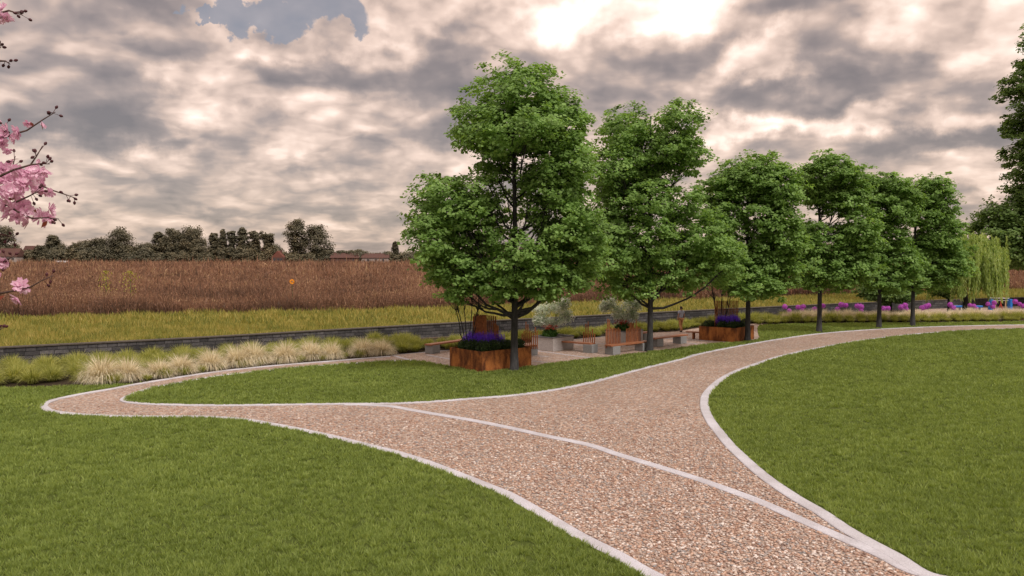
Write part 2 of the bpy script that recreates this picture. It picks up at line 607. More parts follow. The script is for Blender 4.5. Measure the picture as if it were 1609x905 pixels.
def f_wall(t):
    uv = t.node('ShaderNodeTexCoord').outputs['UV']
    wob = t.v('SCALE', t.v('SUBTRACT', t.noise(uv, 2.5, 2, out=1), (0.5, 0.5, 0.5)), 0.06)
    uvw = t.v('ADD', uv, wob)
    br = t.node('ShaderNodeTexBrick', {'offset': 0.5, 'squash': 0.7, 'squash_frequency': 3},
                {'Vector': uvw, 'Scale': 1.0, 'Mortar Size': 0.014, 'Mortar Smooth': 0.4, 'Bias': 0.0, 'Brick Width': 0.62, 'Row Height': 0.2,
                 'Color1': (0.036, 0.037, 0.042, 1), 'Color2': (0.105, 0.105, 0.115, 1), 'Mortar': (0.022, 0.022, 0.024, 1)})
    n = t.noise(uv, 9, 6, 0.7)
    c = t.mix(1.0, br.outputs[0], t.ramp(n, [(0.3, (0.55, 0.55, 0.57)), (0.7, (1.5, 1.46, 1.42))]), 'MULTIPLY')
    st = t.noise(uv, 0.6, 4)
    c = t.mix(1.0, c, t.ramp(st, [(0.35, (0.75, 0.75, 0.72)), (0.65, (1.15, 1.12, 1.08))]), 'MULTIPLY')
    h = t.m('MULTIPLY_ADD', n, 0.5, t.m('SUBTRACT', 1.0, br.outputs['Fac']))
    finish(t, c, 0.9, bump=h, bdist=0.03)


M_wall = simple('rough dark stone blockwork', f_wall)
M_cap = simple('stone coping', lambda t: finish(t, t.ramp(t.noise(pos(t), 6, 5, 0.7), [(0.3, (0.05, 0.042, 0.036)), (0.7, (0.11, 0.095, 0.08))]), 0.85))


def f_soil(cols, sc):
    def f(t):
        n = t.noise(pos(t), sc, 6, 0.7)
        finish(t, t.ramp(n, [(0.3, cols[0]), (0.7, cols[1])]), 0.95, bump=n, bdist=0.03, spec=0.1)
    return f


M_soil = simple('dark bed soil', f_soil(((0.025, 0.018, 0.013), (0.06, 0.045, 0.03)), 8))
M_lawnbase = simple('turf thatch', f_soil(((0.05, 0.07, 0.015), (0.10, 0.13, 0.03)), 14))
M_field = simple('stubble field earth', f_soil(((0.07, 0.04, 0.022), (0.13, 0.075, 0.04)), 0.6))
M_mead0 = simple('meadow turf', f_soil(((0.09, 0.085, 0.02), (0.19, 0.17, 0.035)), 0.8))
M_land = simple('distant land', f_soil(((0.035, 0.035, 0.02), (0.075, 0.06, 0.035)), 0.01))


def plain(name, c, r=0.6, **k):
    return simple(name, lambda t: finish(t, t.mix(1.0, t.ramp(t.noise(pos(t), 12, 3), [(0.3, (0.88, 0.88, 0.88)), (0.7, (1.08, 1.08, 1.08))]), c, 'MULTIPLY'), r, **k))


M_purple = plain('violet petals', (0.20, 0.07, 0.78), 0.6, trans=0.3)
M_allium = plain('magenta allium florets', (0.62, 0.13, 0.66), 0.6, trans=0.25)
M_red = plain('red petals', (0.45, 0.06, 0.045), 0.6)
M_stem = plain('green stem', (0.08, 0.13, 0.04), 0.6)
M_blue = plain('blue painted steel', (0.02, 0.16, 0.55), 0.4)
M_white = plain('white painted steel', (0.62, 0.62, 0.64), 0.5)
M_tan = plain('pale timber', (0.45, 0.32, 0.2), 0.7)
M_skin = plain('skin', (0.42, 0.23, 0.16), 0.55)
M_shirt = plain('grey blue cotton', (0.36, 0.39, 0.50), 0.9)
M_trouser = plain('tan orange cotton', (0.46, 0.24, 0.11), 0.9)
M_hair = plain('dark hair', (0.018, 0.013, 0.011), 0.7)
M_shoe = plain('dark leather', (0.03, 0.022, 0.02), 0.5)
M_roof = plain('red clay roof', (0.17, 0.065, 0.048), 0.85)
M_roof2 = plain('brown clay roof', (0.10, 0.05, 0.042), 0.85)
M_render = plain('pale house render', (0.36, 0.32, 0.30), 0.85)
M_brickred = plain('red brick wall', (0.12, 0.065, 0.052), 0.85)
M_pane = plain('dark window glass', (0.05, 0.06, 0.07), 0.1)
M_orange = plain('orange petals', (0.75, 0.28, 0.02), 0.6)
M_yellow = plain('yellow leaves', (0.42, 0.38, 0.07), 0.6, trans=0.3)
M_sand = plain('play area surface', (0.48, 0.36, 0.30), 0.9)
M_petal = leafy('cherry petals', [(0.0, (0.55, 0.22, 0.38)), (0.35, (0.80, 0.46, 0.63)), (0.7, (0.90, 0.64, 0.77)), (1.0, (0.95, 0.84, 0.90))], nscale=30, namp=0.35, trans=0.4, warmc=(1,.95,1))
M_bud = plain('dark red bud', (0.07, 0.018, 0.025), 0.5)
M_bronze = plain('bronze young leaf', (0.24, 0.06, 0.035), 0.5, trans=0.3)

# ------------------------------------------------------------------ ground layout, in metres
def GL(pts):
    return [G(*p) for p in pts]


kerbR = smooth_line([(20, 6.0), (13.5, 9.0)] + GL([(1478, 911), (1403, 873), (1333, 835), (1290, 806), (1250, 783), (1200, 748.5), (1160, 713), (1145, 698),
        (1132, 682), (1118, 664), (1109, 646), (1107, 634), (1109, 622), (1120, 608), (1137, 594.5), (1155, 585), (1183, 574.5), (1228, 560),
        (1290, 546.5), (1350, 536), (1407, 528.5), (1464, 523), (1535, 518.5), (1609, 516.5), (1700, 516)]) + [(60, 54)], 6)
kerbM = smooth_line(GL([(524, 635.5), (570, 636.3), (614, 638.8), (649, 645), (698.5, 653.5), (748, 662), (800, 672.5), (856, 685), (927, 700), (969, 714),
        (1025, 731), (1082, 748.6), (1138, 768), (1194, 789), (1256, 816.5), (1321, 845), (1385, 873), (1450, 903)]) + [(8.9, 10.9), (13.0, 8.72)], 5)
kerbL = smooth_line(GL([(68, 640), (78, 646), (112, 651), (162, 654), (224, 655.4), (298, 655.4), (348, 657), (373, 659), (400, 662.5), (474, 676.5),
        (524, 687.5), (574, 700), (624, 712.5), (673.6, 728.5), (723, 747.5), (773, 767.5), (800, 779), (856, 811), (912.7, 844.5), (969, 873), (1019, 902)]) + [(3.6, 10.3), (6.5, 6.8), (11, 3.4), (17, 0.5)], 5)
kerbO = smooth_line(GL([(68, 640), (72, 634), (92, 627), (137, 618), (179, 611), (204, 606), (236, 600.5), (298.5, 590.5), (348, 583.5), (430, 575), (512, 568.5), (612, 560.5)]), 5)
island = smooth_line(GL([(194, 629.5), (203, 622.5), (236, 611), (298, 599), (348, 590.5), (398, 585), (471, 577.5), (553, 571.5), (610, 568), (643, 567.5),
        (662, 568.5), (687, 572.5), (712, 577.5), (737, 582.5), (757, 585.5), (799, 581), (838, 575.3), (880, 570), (925, 564.3), (972, 559.6), (1027, 552.4), (1060, 548.6),
        (1096, 543.2), (1135, 539.5), (1160, 538.5), (1191, 533), (1191, 524), (1192, 512.5), (1200, 511.3), (1268, 509), (1337, 508), (1419, 508), (1520, 506.7), (1609, 505.5), (1720, 505)])
        + [(60, 60)] + GL([(1760, 510), (1609, 510.7), (1549, 511.5), (1464, 513.7), (1378, 517.6), (1287, 524.6), (1207, 535.8), (1150, 546), (1100, 556), (1067, 565.4),
        (1020, 577), (981, 587), (941.5, 598), (900, 607.5), (850, 616), (798, 622.5), (748, 626.3), (673, 632), (611, 634.6), (524, 635.2), (398, 637), (323, 637.4), (249, 635.8), (211, 633.5)]), 4, closed=True)
# kerb runs along the island's tip and its camera side only as far as the plaza
i_tip = 0
n_i = len(island)
k_from = n_i - 4 * 24 - 4
kerbI = np.concatenate([island[k_from:], island[:4 * 9]])
wallL = [(-62, 11.5)] + [G(px, YH + (py - YH) * H / (H - 0.86)) for px, py in ((0, 545.5), (300, 530.5), (640, 511), (900, 497), (1340, 476), (1609, 467))] + [(88, 98), (130, 112)]
wallL = smooth_line(wallL, 4)
plaza_far = GL([(615, 558), (705, 550), (800, 541), (902, 533), (965, 527.5), (1027, 522.5), (1064, 520.5), (1095, 515.5), (1150, 511), (1192, 508)])

tag(poly_sheet('ground', [(3500 * math.cos(a), 3500 * math.sin(a)) for a in np.linspace(0, 2 * math.pi, 49)[:-1]], -0.06, M_land), kind='structure')
crop_front = smooth_line([(-110, 40)] + GL([(0, 500), (320, 494), (640, 486), (1050, 472.5), (1600, 456)]) + [(150, 160)], 5)
field_loop = np.concatenate([crop_front, np.array([(700, 470), (500, 452), (-500, 452), (-420, 180)])])
poly_sheet('crop_field', field_loop, -0.045, M_field)
mead_loop = np.concatenate([offset_line(wallL, -0.1), np.array([(160, 168)]), crop_front[::-1][1:]])
poly_sheet('meadow', mead_loop, -0.03, M_mead0)
# park floor: gravel everywhere in front of the wall, lawns and beds laid on top
park = np.concatenate([offset_line(wallL, 0.0), np.array([(140, 40), (90, -12), (-40, -12), (-75, 0)])])
poly_sheet('gravel_path', park, 0.0, M_gravel)

lawnR = np.concatenate([offset_line(kerbR, 0.145), np.array([(75, 52), (75, -6), (30, -6), (22, 2)])])
bed_edge = GL([(236, 601), (204, 604.5), (184, 605), (82, 608.3), (0, 610.6), (-120, 614)])
lawnL = np.concatenate([offset_line(kerbL, 0.14)[1:], np.array([(20, -8), (-40, -8), (-40, 28)]), np.array(bed_edge[::-1]), np.array([kerbO[k] for k in range(28, 0, -1)]) + np.array([-0.05, 0.11])])
poly_sheet('lawn', lawnR, 0.022, M_lawnbase)
poly_sheet('lawn', lawnL, 0.022, M_lawnbase)
poly_sheet('lawn', island, 0.022, M_lawnbase)
ribbon('kerb', kerbR, 0.31, -0.05, 0.032, M_kerb)
ribbon('kerb', kerbM[2:], 0.275, -0.05, 0.026, M_kerb)
ribbon('kerb', kerbL, 0.30, -0.05, 0.032, M_kerb)
ribbon('kerb', kerbO, 0.24, -0.05, 0.034, M_kerb)
ribbon('kerb', kerbI, 0.24, -0.05, 0.036, M_kerb)
# planting beds
back = offset_line(wallL, 0.25)
bL = np.concatenate([np.array([(-62, 20)]), np.array([b for b in back if -50 < b[0] < 42]), np.array(GL([(1609, 505), (1419, 507.6), (1268, 508.4), (1200, 510.6), (1194, 507.6)])),
                     np.array(plaza_far[::-1]), kerbO[::-1][:34] + np.array([-0.08, 0.12]), np.array(bed_edge)])
poly_sheet('planting_bed', bL, 0.012, M_soil)

# plaza banding
def strip(a, b, w=0.14, z=0.008):
    a, b = np.array(a), np.array(b)
    t = (b - a) / np.linalg.norm(b - a)
    n = np.array([-t[1], t[0]]) * w / 2
    o = mesh_py('paving_band', [(*(a - n), z), (*(b - n), z), (*(b + n), z), (*(a + n), z)], [(0, 1, 2, 3)], M_kerb)
    o['kind'] = 'structure'


for a, b, w in (((615, 558), (643, 565.5), .2), ((643, 565.5), (710, 576.5), .2), ((670, 557.5), (712, 565.5), .14), ((834, 550), (930, 562.8), .15), ((836, 558.6), (862, 560.8), .13),
                ((836, 567.2), (859, 569.4), .13), ((898, 540.5), (958, 548.5), .14), ((918, 537.3), (1000, 545.8), .12), ((1066, 538.4), (1110, 541.3), .12), ((1040, 531), (1120, 536.5), .12),
                ((1000, 528.8), (1090, 534.8), .10), ((615, 558), (706, 550.2), .16), ((902, 533.4), (950, 529), .12)):
    strip(G(*a), G(*b), w)

# ------------------------------------------------------------------ lawn grass blades
def blades(name, x, y, z0, h, w, mat, lean=0.9, tn=None, top=None):
    n = len(x)
    a = rs.rand(n) * 2 * math.pi
    l = rs.rand(n) * lean
    b = rs.rand(n) * 2 * math.pi
    V = np.empty((n, 3, 3), np.float32)
    dx, dy = np.cos(a) * w / 2, np.sin(a) * w / 2
    V[:, 0] = np.stack([x - dx, y - dy, np.full(n, z0) if np.isscalar(z0) else z0], 1)
    V[:, 1] = np.stack([x + dx, y + dy, V[:, 0, 2]], 1)
    V[:, 2] = np.stack([x + np.cos(b) * h * l, y + np.sin(b) * h * l, V[:, 0, 2] + h], 1)
    Fc = np.arange(n * 3).reshape(n, 3)
    return mesh_np(name, V.reshape(-1, 3), Fc, mat, attr=tn if tn is not None else rs.rand(n))


def lawn_noise(x, y):
    return (np.sin(x * 0.9 + 1.7 * np.sin(y * 0.5)) * np.sin(y * 1.3 + np.sin(x * 0.4 + 1)) + 0.6 * np.sin(x * 2.7 + y * 1.9) * np.sin(y * 3.1 - x * 0.8)) / 1.6


def folds(x, y):
    """shallow creases in the turf where the blades stand lower"""
    d1 = np.abs(np.sin(.55 * y + 1.2 * np.sin(.28 * x + .6) + .18 * x))
    d2 = np.abs(np.sin(.8 * y - .35 * x + 1.1 * np.sin(.4 * x + 2)))
    m = .5 + .5 * np.sin(.9 * x + .4 * y)
    return 1 - .55 * np.exp(-(d1 / .07)**2) * m - .35 * np.exp(-(d2 / .06)**2) * (1 - m)


def grow(loop, label):
    X, Y, Hh, Ww, Tn, LA, LL = [], [], [], [], [], [], []
    for y0, y1, dens, w, h, cr, per in ((10.5, 17, 2100, .016, .10, .055, 16), (17, 26, 1150, .024, .105, .07, 14), (26, 38, 600, .034, .11, .09, 12), (38, 66, 270, .055, .115, .14, 10)):
        area = ((0.74 * y0 + 2) + (0.74 * y1 + 2)) * (y1 - y0)
        cx, cy = sample_wedge(int(area * dens / per), y0, y1, 0.74, 2.0)
        m = len(cx)
        a = rs.rand(m, per) * 2 * math.pi
        q = np.sqrt(rs.rand(m, per)) * cr
        x = (cx[:, None] + np.cos(a) * q).ravel()
        y = (cy[:, None] + np.sin(a) * q).ravel()
        ch = np.repeat(.72 + .56 * rs.rand(m), per)
        ct = np.repeat((rs.rand(m) - .5) * .5, per)
        k = in_poly(x, y, loop)
        x, y = x[k], y[k]
        n = len(x)
        hn = .84 * (1 + 0.12 * lawn_noise(x, y)) * folds(x, y)
        X.append(x); Y.append(y)
        Hh.append(h * (0.65 + 0.5 * rs.rand(n)) * hn * ch[k])
        Ww.append(np.full(n, w))
        LA.append(a.ravel()[k]); LL.append((q.ravel() / cr)[k] * .8 + .15)
        Tn.append(.5 + ct[k] + .10 * lawn_noise(x, y) + (rs.rand(n) - .5) * .6)
    x, y, h, w, la, ll, tn = [np.concatenate(v) for v in (X, Y, Hh, Ww, LA, LL, Tn)]
    n = len(x)
    a = rs.rand(n) * 2 * math.pi
    dx, dy = np.cos(a) * w / 2, np.sin(a) * w / 2
    V = np.empty((n, 3, 3), np.float32)
    V[:, 0] = np.stack([x - dx, y - dy, np.full(n, .02)], 1)
    V[:, 1] = np.stack([x + dx, y + dy, np.full(n, .02)], 1)
    V[:, 2] = np.stack([x + np.cos(la) * h * ll, y + np.sin(la) * h * ll, .02 + h], 1)
    o = mesh_np('lawn_grass', V.reshape(-1, 3), np.arange(n * 3).reshape(n, 3), M_lawn, attr=tn)
    tag(o, label, 'grass', kind='stuff')


grow(lawnR, 'short green lawn grass inside the curved kerb on the right of the gravel path')
grow(lawnL, 'short green lawn grass in the near left corner before the gravel path')
grow(island, 'short green lawn grass of the middle island with the row of trees')

# ------------------------------------------------------------------ pebbles of the path near the camera
def pebbles():
    bm = bmesh.new()
    bmesh.ops.create_icosphere(bm, subdivisions=1, radius=1)
    iv = np.array([v.co[:] for v in bm.verts])
    itri = np.array([[v.index for v in f.verts] for f in bm.faces])
    bm.free()
    iv = iv / np.abs(iv).max()
    xs, ys = sample_wedge(125000, 11, 27, 0.70, 0.5)
    dens = np.clip((27 - ys) / 9, 0, 1)
    k = rs.rand(len(xs)) < dens
    xs, ys = xs[k], ys[k]
    gl = np.concatenate([kerbL[12:], kerbR[:110]])
    k = ~in_poly(xs, ys, lawnR) & ~in_poly(xs, ys, lawnL) & ~in_poly(xs, ys, island)
    xs, ys = xs[k], ys[k]
    for L, w in ((kerbR, .175), (kerbM, .16), (kerbL, .17), (kerbI, .14)):
        Ld = L[(L[:, 1] < 30)]
        if len(Ld) < 2: continue
        # densify
        q = np.concatenate([Ld[:-1] + (Ld[1:] - Ld[:-1]) * t for t in np.linspace(0, 1, 12)[:-1]])
        keep = np.ones(len(xs), bool)
        for c0 in range(0, len(xs), 4000):
            dx = xs[c0:c0 + 4000, None] - q[None, :, 0]
            dy = ys[c0:c0 + 4000, None] - q[None, :, 1]
            keep[c0:c0 + 4000] = (dx * dx + dy * dy).min(1) > w * w
        xs, ys = xs[keep], ys[keep]
    n = len(xs)
    r = 0.018 + 0.024 * rs.rand(n)**1.6
    ax = r * (0.9 + 0.6 * rs.rand(n)); ay = r * (0.7 + 0.3 * rs.rand(n)); az_ = r * (0.35 + 0.25 * rs.rand(n))
    an = rs.rand(n) * math.pi
    jit = 1 + 0.16 * (rs.rand(n, len(iv)) - 0.5)
    L = iv[None] * jit[:, :, None]
    lx, ly, lz = L[:, :, 0] * ax[:, None], L[:, :, 1] * ay[:, None], L[:, :, 2] * az_[:, None]
    c, s = np.cos(an)[:, None], np.sin(an)[:, None]
    tl = (rs.rand(n)[:, None] - .5) * .5
    V = np.stack([lx * c - ly * s + xs[:, None], lx * s + ly * c + ys[:, None], lz + lx * tl + 0.006 + (rs.rand(n) * .006)[:, None]], 2)
    Fc = itri[None] + (np.arange(n) * len(iv))[:, None, None]
    tn = np.repeat(rs.rand(n), len(itri))
    o = mesh_np('pebbles', V.reshape(-1, 3), Fc.reshape(-1, 3), M_pebble, attr=tn, smooth=True)
    tag(o, 'brown, pink and grey pebbles packed over the near gravel path', 'pebbles', kind='stuff')
    print('pebbles', n)


pebbles()

# ------------------------------------------------------------------ retaining wall
def build_wall():
    t = thing('stone_wall', 'long low dark grey stone block wall between the park and the rusty field', 'wall')
    th, hh = 0.36, 0.80
    a, b = offset_line(wallL, 0.0), offset_line(wallL, -th)
    s = np.concatenate([[0], np.cumsum(np.linalg.norm(np.diff(wallL, axis=0), axis=1))])
    V, Fc, UV = [], [], []
    for i in range(len(wallL)):
        V += [(*a[i], -0.05), (*a[i], hh), (*b[i], hh), (*b[i], -0.05)]
    for i in range(len(wallL) - 1):
        q = 4 * i
        for k, (u0, u1) in enumerate(((0, 1), (1, 2), (2, 3))):
            Fc.append((q + k, q + 4 + k, q + 5 + k, q + k + 1))
            vv = (-0.05, hh) if k != 1 else (0, th)
            UV += [(s[i], vv[0]), (s[i + 1], vv[0]), (s[i + 1], vv[1]), (s[i], vv[1])]
    o = mesh_py('blockwork', V, Fc, M_wall, t)
    uvl = o.data.uv_layers.new(name='UVMap')
    uvl.data.foreach_set('uv', np.array(UV, np.float32).ravel())
    a, b = offset_line(wallL, 0.05), offset_line(wallL, -th - 0.05)
    V, Fc = [], []
    for i in range(len(wallL)):
        V += [(*a[i], hh + .002), (*a[i], hh + .06), (*b[i], hh + .06), (*b[i], hh + .002)]
    for i in range(len(wallL) - 1):
        q = 4 * i
        for k in range(4):
            Fc.append((q + k, q + 4 + k, q + 4 + (k + 1) % 4, q + (k + 1) % 4))
    mesh_py('coping', V, Fc, M_cap, t)


build_wall()

# ------------------------------------------------------------------ foliage and trees
def leaf_quads(C, N, size, aspect=0.75, fold=0.0):
    """diamond leaves at centres C with normals N"""
    n = len(C)
    r = rs.randn(n, 3)
    U = np.cross(N, r)
    U /= np.linalg.norm(U, axis=1, keepdims=True) + 1e-9
    Wv = np.cross(N, U)
    s = size[:, None] if hasattr(size, '__len__') else size
    a = C + U * s * 0.5
    b = C + Wv * s * 0.5 * aspect + N * s * fold
    c = C - U * s * 0.5
    d = C - Wv * s * 0.5 * aspect + N * s * fold
    V = np.stack([a, b, c, d], 1).reshape(-1, 3)
    return V, np.arange(n * 4).reshape(n, 4)


def clump_leaves(centres, outs, per, rc, size, flat=0.45, droop=0.25):
    m = len(centres)
    C = np.repeat(centres, per, 0)
    O = np.repeat(outs, per, 0)
    g = rs.randn(m * per, 3)
    g /= np.linalg.norm(g, axis=1, keepdims=True)
    g *= (rs.rand(m * per, 1)**0.5)
    rr = np.repeat(rc if hasattr(rc, '__len__') else np.full(m, rc), per)[:, None]
    off = g * rr * np.array([1, 1, flat])
    off[:, 2] -= droop * (off[:, 0]**2 + off[:, 1]**2) / (rr[:, 0] + 1e-6)
    pts = C + off
    Nn = np.array([0, 0, 0.9]) + O * 0.55 + rs.randn(m * per, 3) * 0.42
    Nn /= np.linalg.norm(Nn, axis=1, keepdims=True)
    V, Fc = leaf_quads(pts, Nn, size * (0.65 + 0.7 * rs.rand(m * per)))
    tn = np.repeat(rs.rand(m) * 0.35, per) + rs.rand(m * per) * 0.35 + 0.15
    return V, Fc, tn


def limb(mb, p0, p1, r0, r1, up=0.25, seg=5, wob=0.06, n=6):
    p0, p1 = np.array(p0, float), np.array(p1, float)
    L = np.linalg.norm(p1 - p0)
    pts, rad = [], []
    for i in range(seg + 1):
        t = i / seg
        p = p0 + (p1 - p0) * t
        p[2] -= up * L * math.sin(t * math.pi) * 0.35
        if 0 < i < seg: p += rs.randn(3) * wob * L * 0.25
        pts.append(p); rad.append(r0 + (r1 - r0) * t**0.8)
    mb.tube(pts, rad, n, cap=False)
    return pts


def make_tree(name, label, cat, base, trunk_r, lobes_px, Y, leaf, total, clump_r, mat_leaf, mat_bark, first=2.4, group=None, gapfac=1.0, topcut=0.8, depth=None, per=46):
    """lobes_px: (px, py, rx, ry[, density]) of the crown's masses as seen, at the tree's own distance Y"""
    bx, by = base
    s = Y / F
    L = []
    cw = max(l[0] + l[2] for l in lobes_px) - min(l[0] - l[2] for l in lobes_px)
    half = depth or cw * s * 0.42
    for l in lobes_px:
        px, py, rx, ry = l[:4]
        dn = l[4] if len(l) > 4 else 1.0
        x, y, z = P(px, py, Y)
        rxm, rzm = rx * s * .94, ry * s * .90
        rym = 0.5 * (rxm + half)
        rel = abs(x - bx) / (cw * s * 0.5 + 1e-6)
        L.append((np.array([x - bx, rs.uniform(-.35, .35) * half * (1 - .5 * rel), z]), np.array([rxm, rym, rzm]), dn))
    zt = max(c[2] + r[2] for c, r, d in L)
    total = int(total * 1.7)
    root = thing(name, label, cat, (bx, by, 0), 0, group)
    mb = MB()
    zs = np.linspace(-0.1, zt - topcut, 12)
    tp = []
    for i, z in enumerate(zs):
        k = max(0, z) / zt
        tp.append((0.10 * math.sin(k * 5 + bx) * k * trunk_r * 6, 0.08 * math.sin(k * 7 + by) * k * trunk_r * 6, z))
    rad = [trunk_r * (1.25 if i == 0 else 1.0) * (1 - 0.80 * (max(0, z) / zt)**0.9) for i, z in enumerate(zs)]
    mb.tube(tp, rad, 10)

    def on_trunk(z):
        z = min(max(z, first), zt - topcut - .2)
        k = z / zt
        return np.array((0.10 * math.sin(k * 5 + bx) * k * trunk_r * 6, 0.08 * math.sin(k * 7 + by) * k * trunk_r * 6, z)), trunk_r * (1 - 0.80 * k**0.9)
    areas = np.array([r[0] * r[2] * d for c, r, d in L])
    nclump = total // per
    cs, os_, rcs = [], [], []
    for (c, r, d), w in zip(L, areas / areas.sum()):
        k = max(4, int(nclump * w))
        g = rs.randn(k, 3)
        g /= np.linalg.norm(g, axis=1, keepdims=True)
        rad_ = 0.42 + 0.58 * rs.rand(k, 1)**0.55
        lump = 1 + .20 * np.sin(g[:, :1] * 6 + c[0] * 3) * np.sin(g[:, 2:] * 7 + c[2]) + .10 * rs.randn(k, 1)
        out_ = np.where(rs.rand(k, 1) < .10, 1.16, 1.0)
        pts = c + g * r * rad_ * lump * out_
        cs.append(pts); os_.append(g); rcs.append(clump_r * (0.6 + 0.8 * rs.rand(k)))
        # limbs into this mass
        nl = 2 if r[0] < 1.2 else 3
        for j in range(nl):
            aim = c + rs.randn(3) * r * 0.28
            p0, rt = on_trunk(max(c[2] - 0.75 * np.linalg.norm(c[:2]) - r[2] * (0.6 + .4 * j) - 0.3, first + rs.rand()**1.5 * 2.2))
            lp = limb(mb, p0, aim, min(rt * 0.55, 0.09 * (trunk_r / .16)), 0.022, 0.3, 6)
            near = pts[np.argsort(((pts - aim)**2).sum(1))[:max(5, k // 4)]]
            for q in near[rs.permutation(len(near))[:7]]:
                st = lp[rs.randint(3, 6)]
                limb(mb, st, q, 0.022, 0.007, 0.1, 3, n=4)
    mb.build('trunk', mat_bark, root, smooth=True)
    cs, os_, rcs = np.concatenate(cs), np.concatenate(os_), np.concatenate(rcs)
    V, Fc, tn = clump_leaves(cs, os_, per, rcs, leaf)
    mesh_np('crown', V, Fc, mat_leaf, root, attr=tn)
    return root


ROW = 'leafy green trees in a row along the gravel path'
T = [
 ('tallest leafy tree of the row, standing beside the purple flowered rusty steel planter', (808, 583), .175,
  [(815, 148, 70, 58), (748, 190, 44, 48), (880, 190, 44, 62), (820, 212, 80, 38), (775, 250, 34, 30, .8), (900, 255, 34, 50), (760, 300, 30, 40, .4), (700, 322, 56, 56), (680, 372, 38, 50), (722, 415, 58, 48), (745, 350, 44, 60, .7),
   (800, 320, 45, 60, .3), (868, 285, 56, 55), (925, 370, 30, 50), (885, 345, 52, 50), (895, 410, 60, 55), (820, 400, 60, 50, .7), (850, 440, 60, 32), (780, 445, 50, 28), (715, 462, 26, 16, .7)], 62000),
 ('leafy tree with a notched twin top, second in the row, by the rod backed bench', (1021, 552), .175,
  [(988, 198, 40, 42), (1062, 206, 42, 45), (1022, 238, 72, 38), (958, 265, 32, 45), (1085, 245, 26, 30), (965, 320, 36, 50), (1015, 318, 55, 42, .7), (1065, 318, 38, 42, .6), (1000, 280, 50, 36), (1000, 385, 62, 52),
   (1100, 375, 50, 58), (955, 400, 42, 55), (1070, 425, 62, 38), (1130, 410, 32, 42), (985, 450, 45, 22)], 52000),
 ('round topped leafy tree, third in the row, in front of the far rusty steel planter', (1174.5, 536.5), .17,
  [(1186, 275, 52, 38), (1150, 290, 34, 34), (1220, 300, 36, 44), (1135, 345, 26, 60), (1180, 335, 32, 34, .5), (1112, 300, 16, 22, .7), (1222, 365, 36, 50), (1195, 405, 52, 45), (1140, 415, 30, 42), (1230, 425, 32, 34), (1180, 450, 46, 22)], 40000),
 ('leafy tree with bare low side branches, fourth in the row, on the lawn strip', (1287, 522.5), .17,
  [(1298, 270, 46, 32), (1270, 288, 24, 34), (1330, 300, 28, 46), (1300, 310, 36, 26, .7), (1340, 365, 34, 48), (1262, 385, 26, 50), (1300, 390, 40, 45, .8), (1345, 415, 34, 34), (1310, 432, 40, 26), (1262, 430, 22, 26)], 36000),
 ('leafy tree with a flat shoulder, fifth in the row, close to the last tree', (1381, 515.5), .165,
  [(1395, 290, 36, 24), (1366, 300, 20, 34), (1415, 318, 28, 38), (1385, 330, 30, 30, .7), (1390, 375, 42, 42), (1365, 415, 26, 38), (1412, 415, 36, 36), (1388, 445, 34, 18)], 28000),
 ('last leafy tree at the far end of the row, beside the pale green willow', (1434, 512.5), .165,
  [(1464, 300, 34, 30), (1482, 325, 24, 30), (1450, 335, 24, 26, .8), (1475, 365, 36, 34), (1500, 405, 26, 32), (1450, 400, 34, 40), (1480, 430, 36, 30), (1440, 435, 26, 22)], 28000),
]
for lab, bp, tr, lobes, nn in T:
    g = G(*bp)
    make_tree('maple_tree', lab, 'tree', g, tr, lobes, g[1], 0.165 if g[1] < 45 else 0.185, nn, 0.46, M_leaf, M_bark, first=2.3 if g[1] < 45 else 2.9, group=ROW)

# big tree at the right edge of the view
make_tree('broadleaf_tree', 'large dense dark green tree cut off by the right edge of the view', 'tree', (58.0, 80.0), .45,
          [(1618, 130, 30, 34), (1668, 80, 60, 60), (1620, 190, 30, 30), (1628, 250, 42, 40), (1680, 200, 80, 80), (1632, 300, 40, 36), (1600, 340, 45, 36), (1570, 365, 36, 34),
           (1605, 395, 46, 34), (1680, 330, 90, 80), (1760, 250, 90, 120), (1700, 400, 80, 30), (1790, 370, 70, 50)], 80, 0.30, 120000, 0.75, M_leaf2, M_bark, first=3.5, depth=5)
# low dark trees behind the last trunks
for lab, c, lob in (('small dark green tree low behind the fifth and sixth trunks', (1400, 486), [(1395, 462, 30, 18), (1372, 455, 22, 16), (1420, 455, 22, 20)]),
                    ('dense mid green tree between the last tree of the row and the willow', (1490, 488), [(1490, 425, 22, 24), (1505, 420, 16, 20), (1484, 452, 18, 16)])):
    make_tree('small_tree', lab, 'tree', (P(c[0], c[1], 70)[0], 70), .12, lob, 70, 0.2, 9000, 0.45, M_leaf2, M_bark, first=1.2)


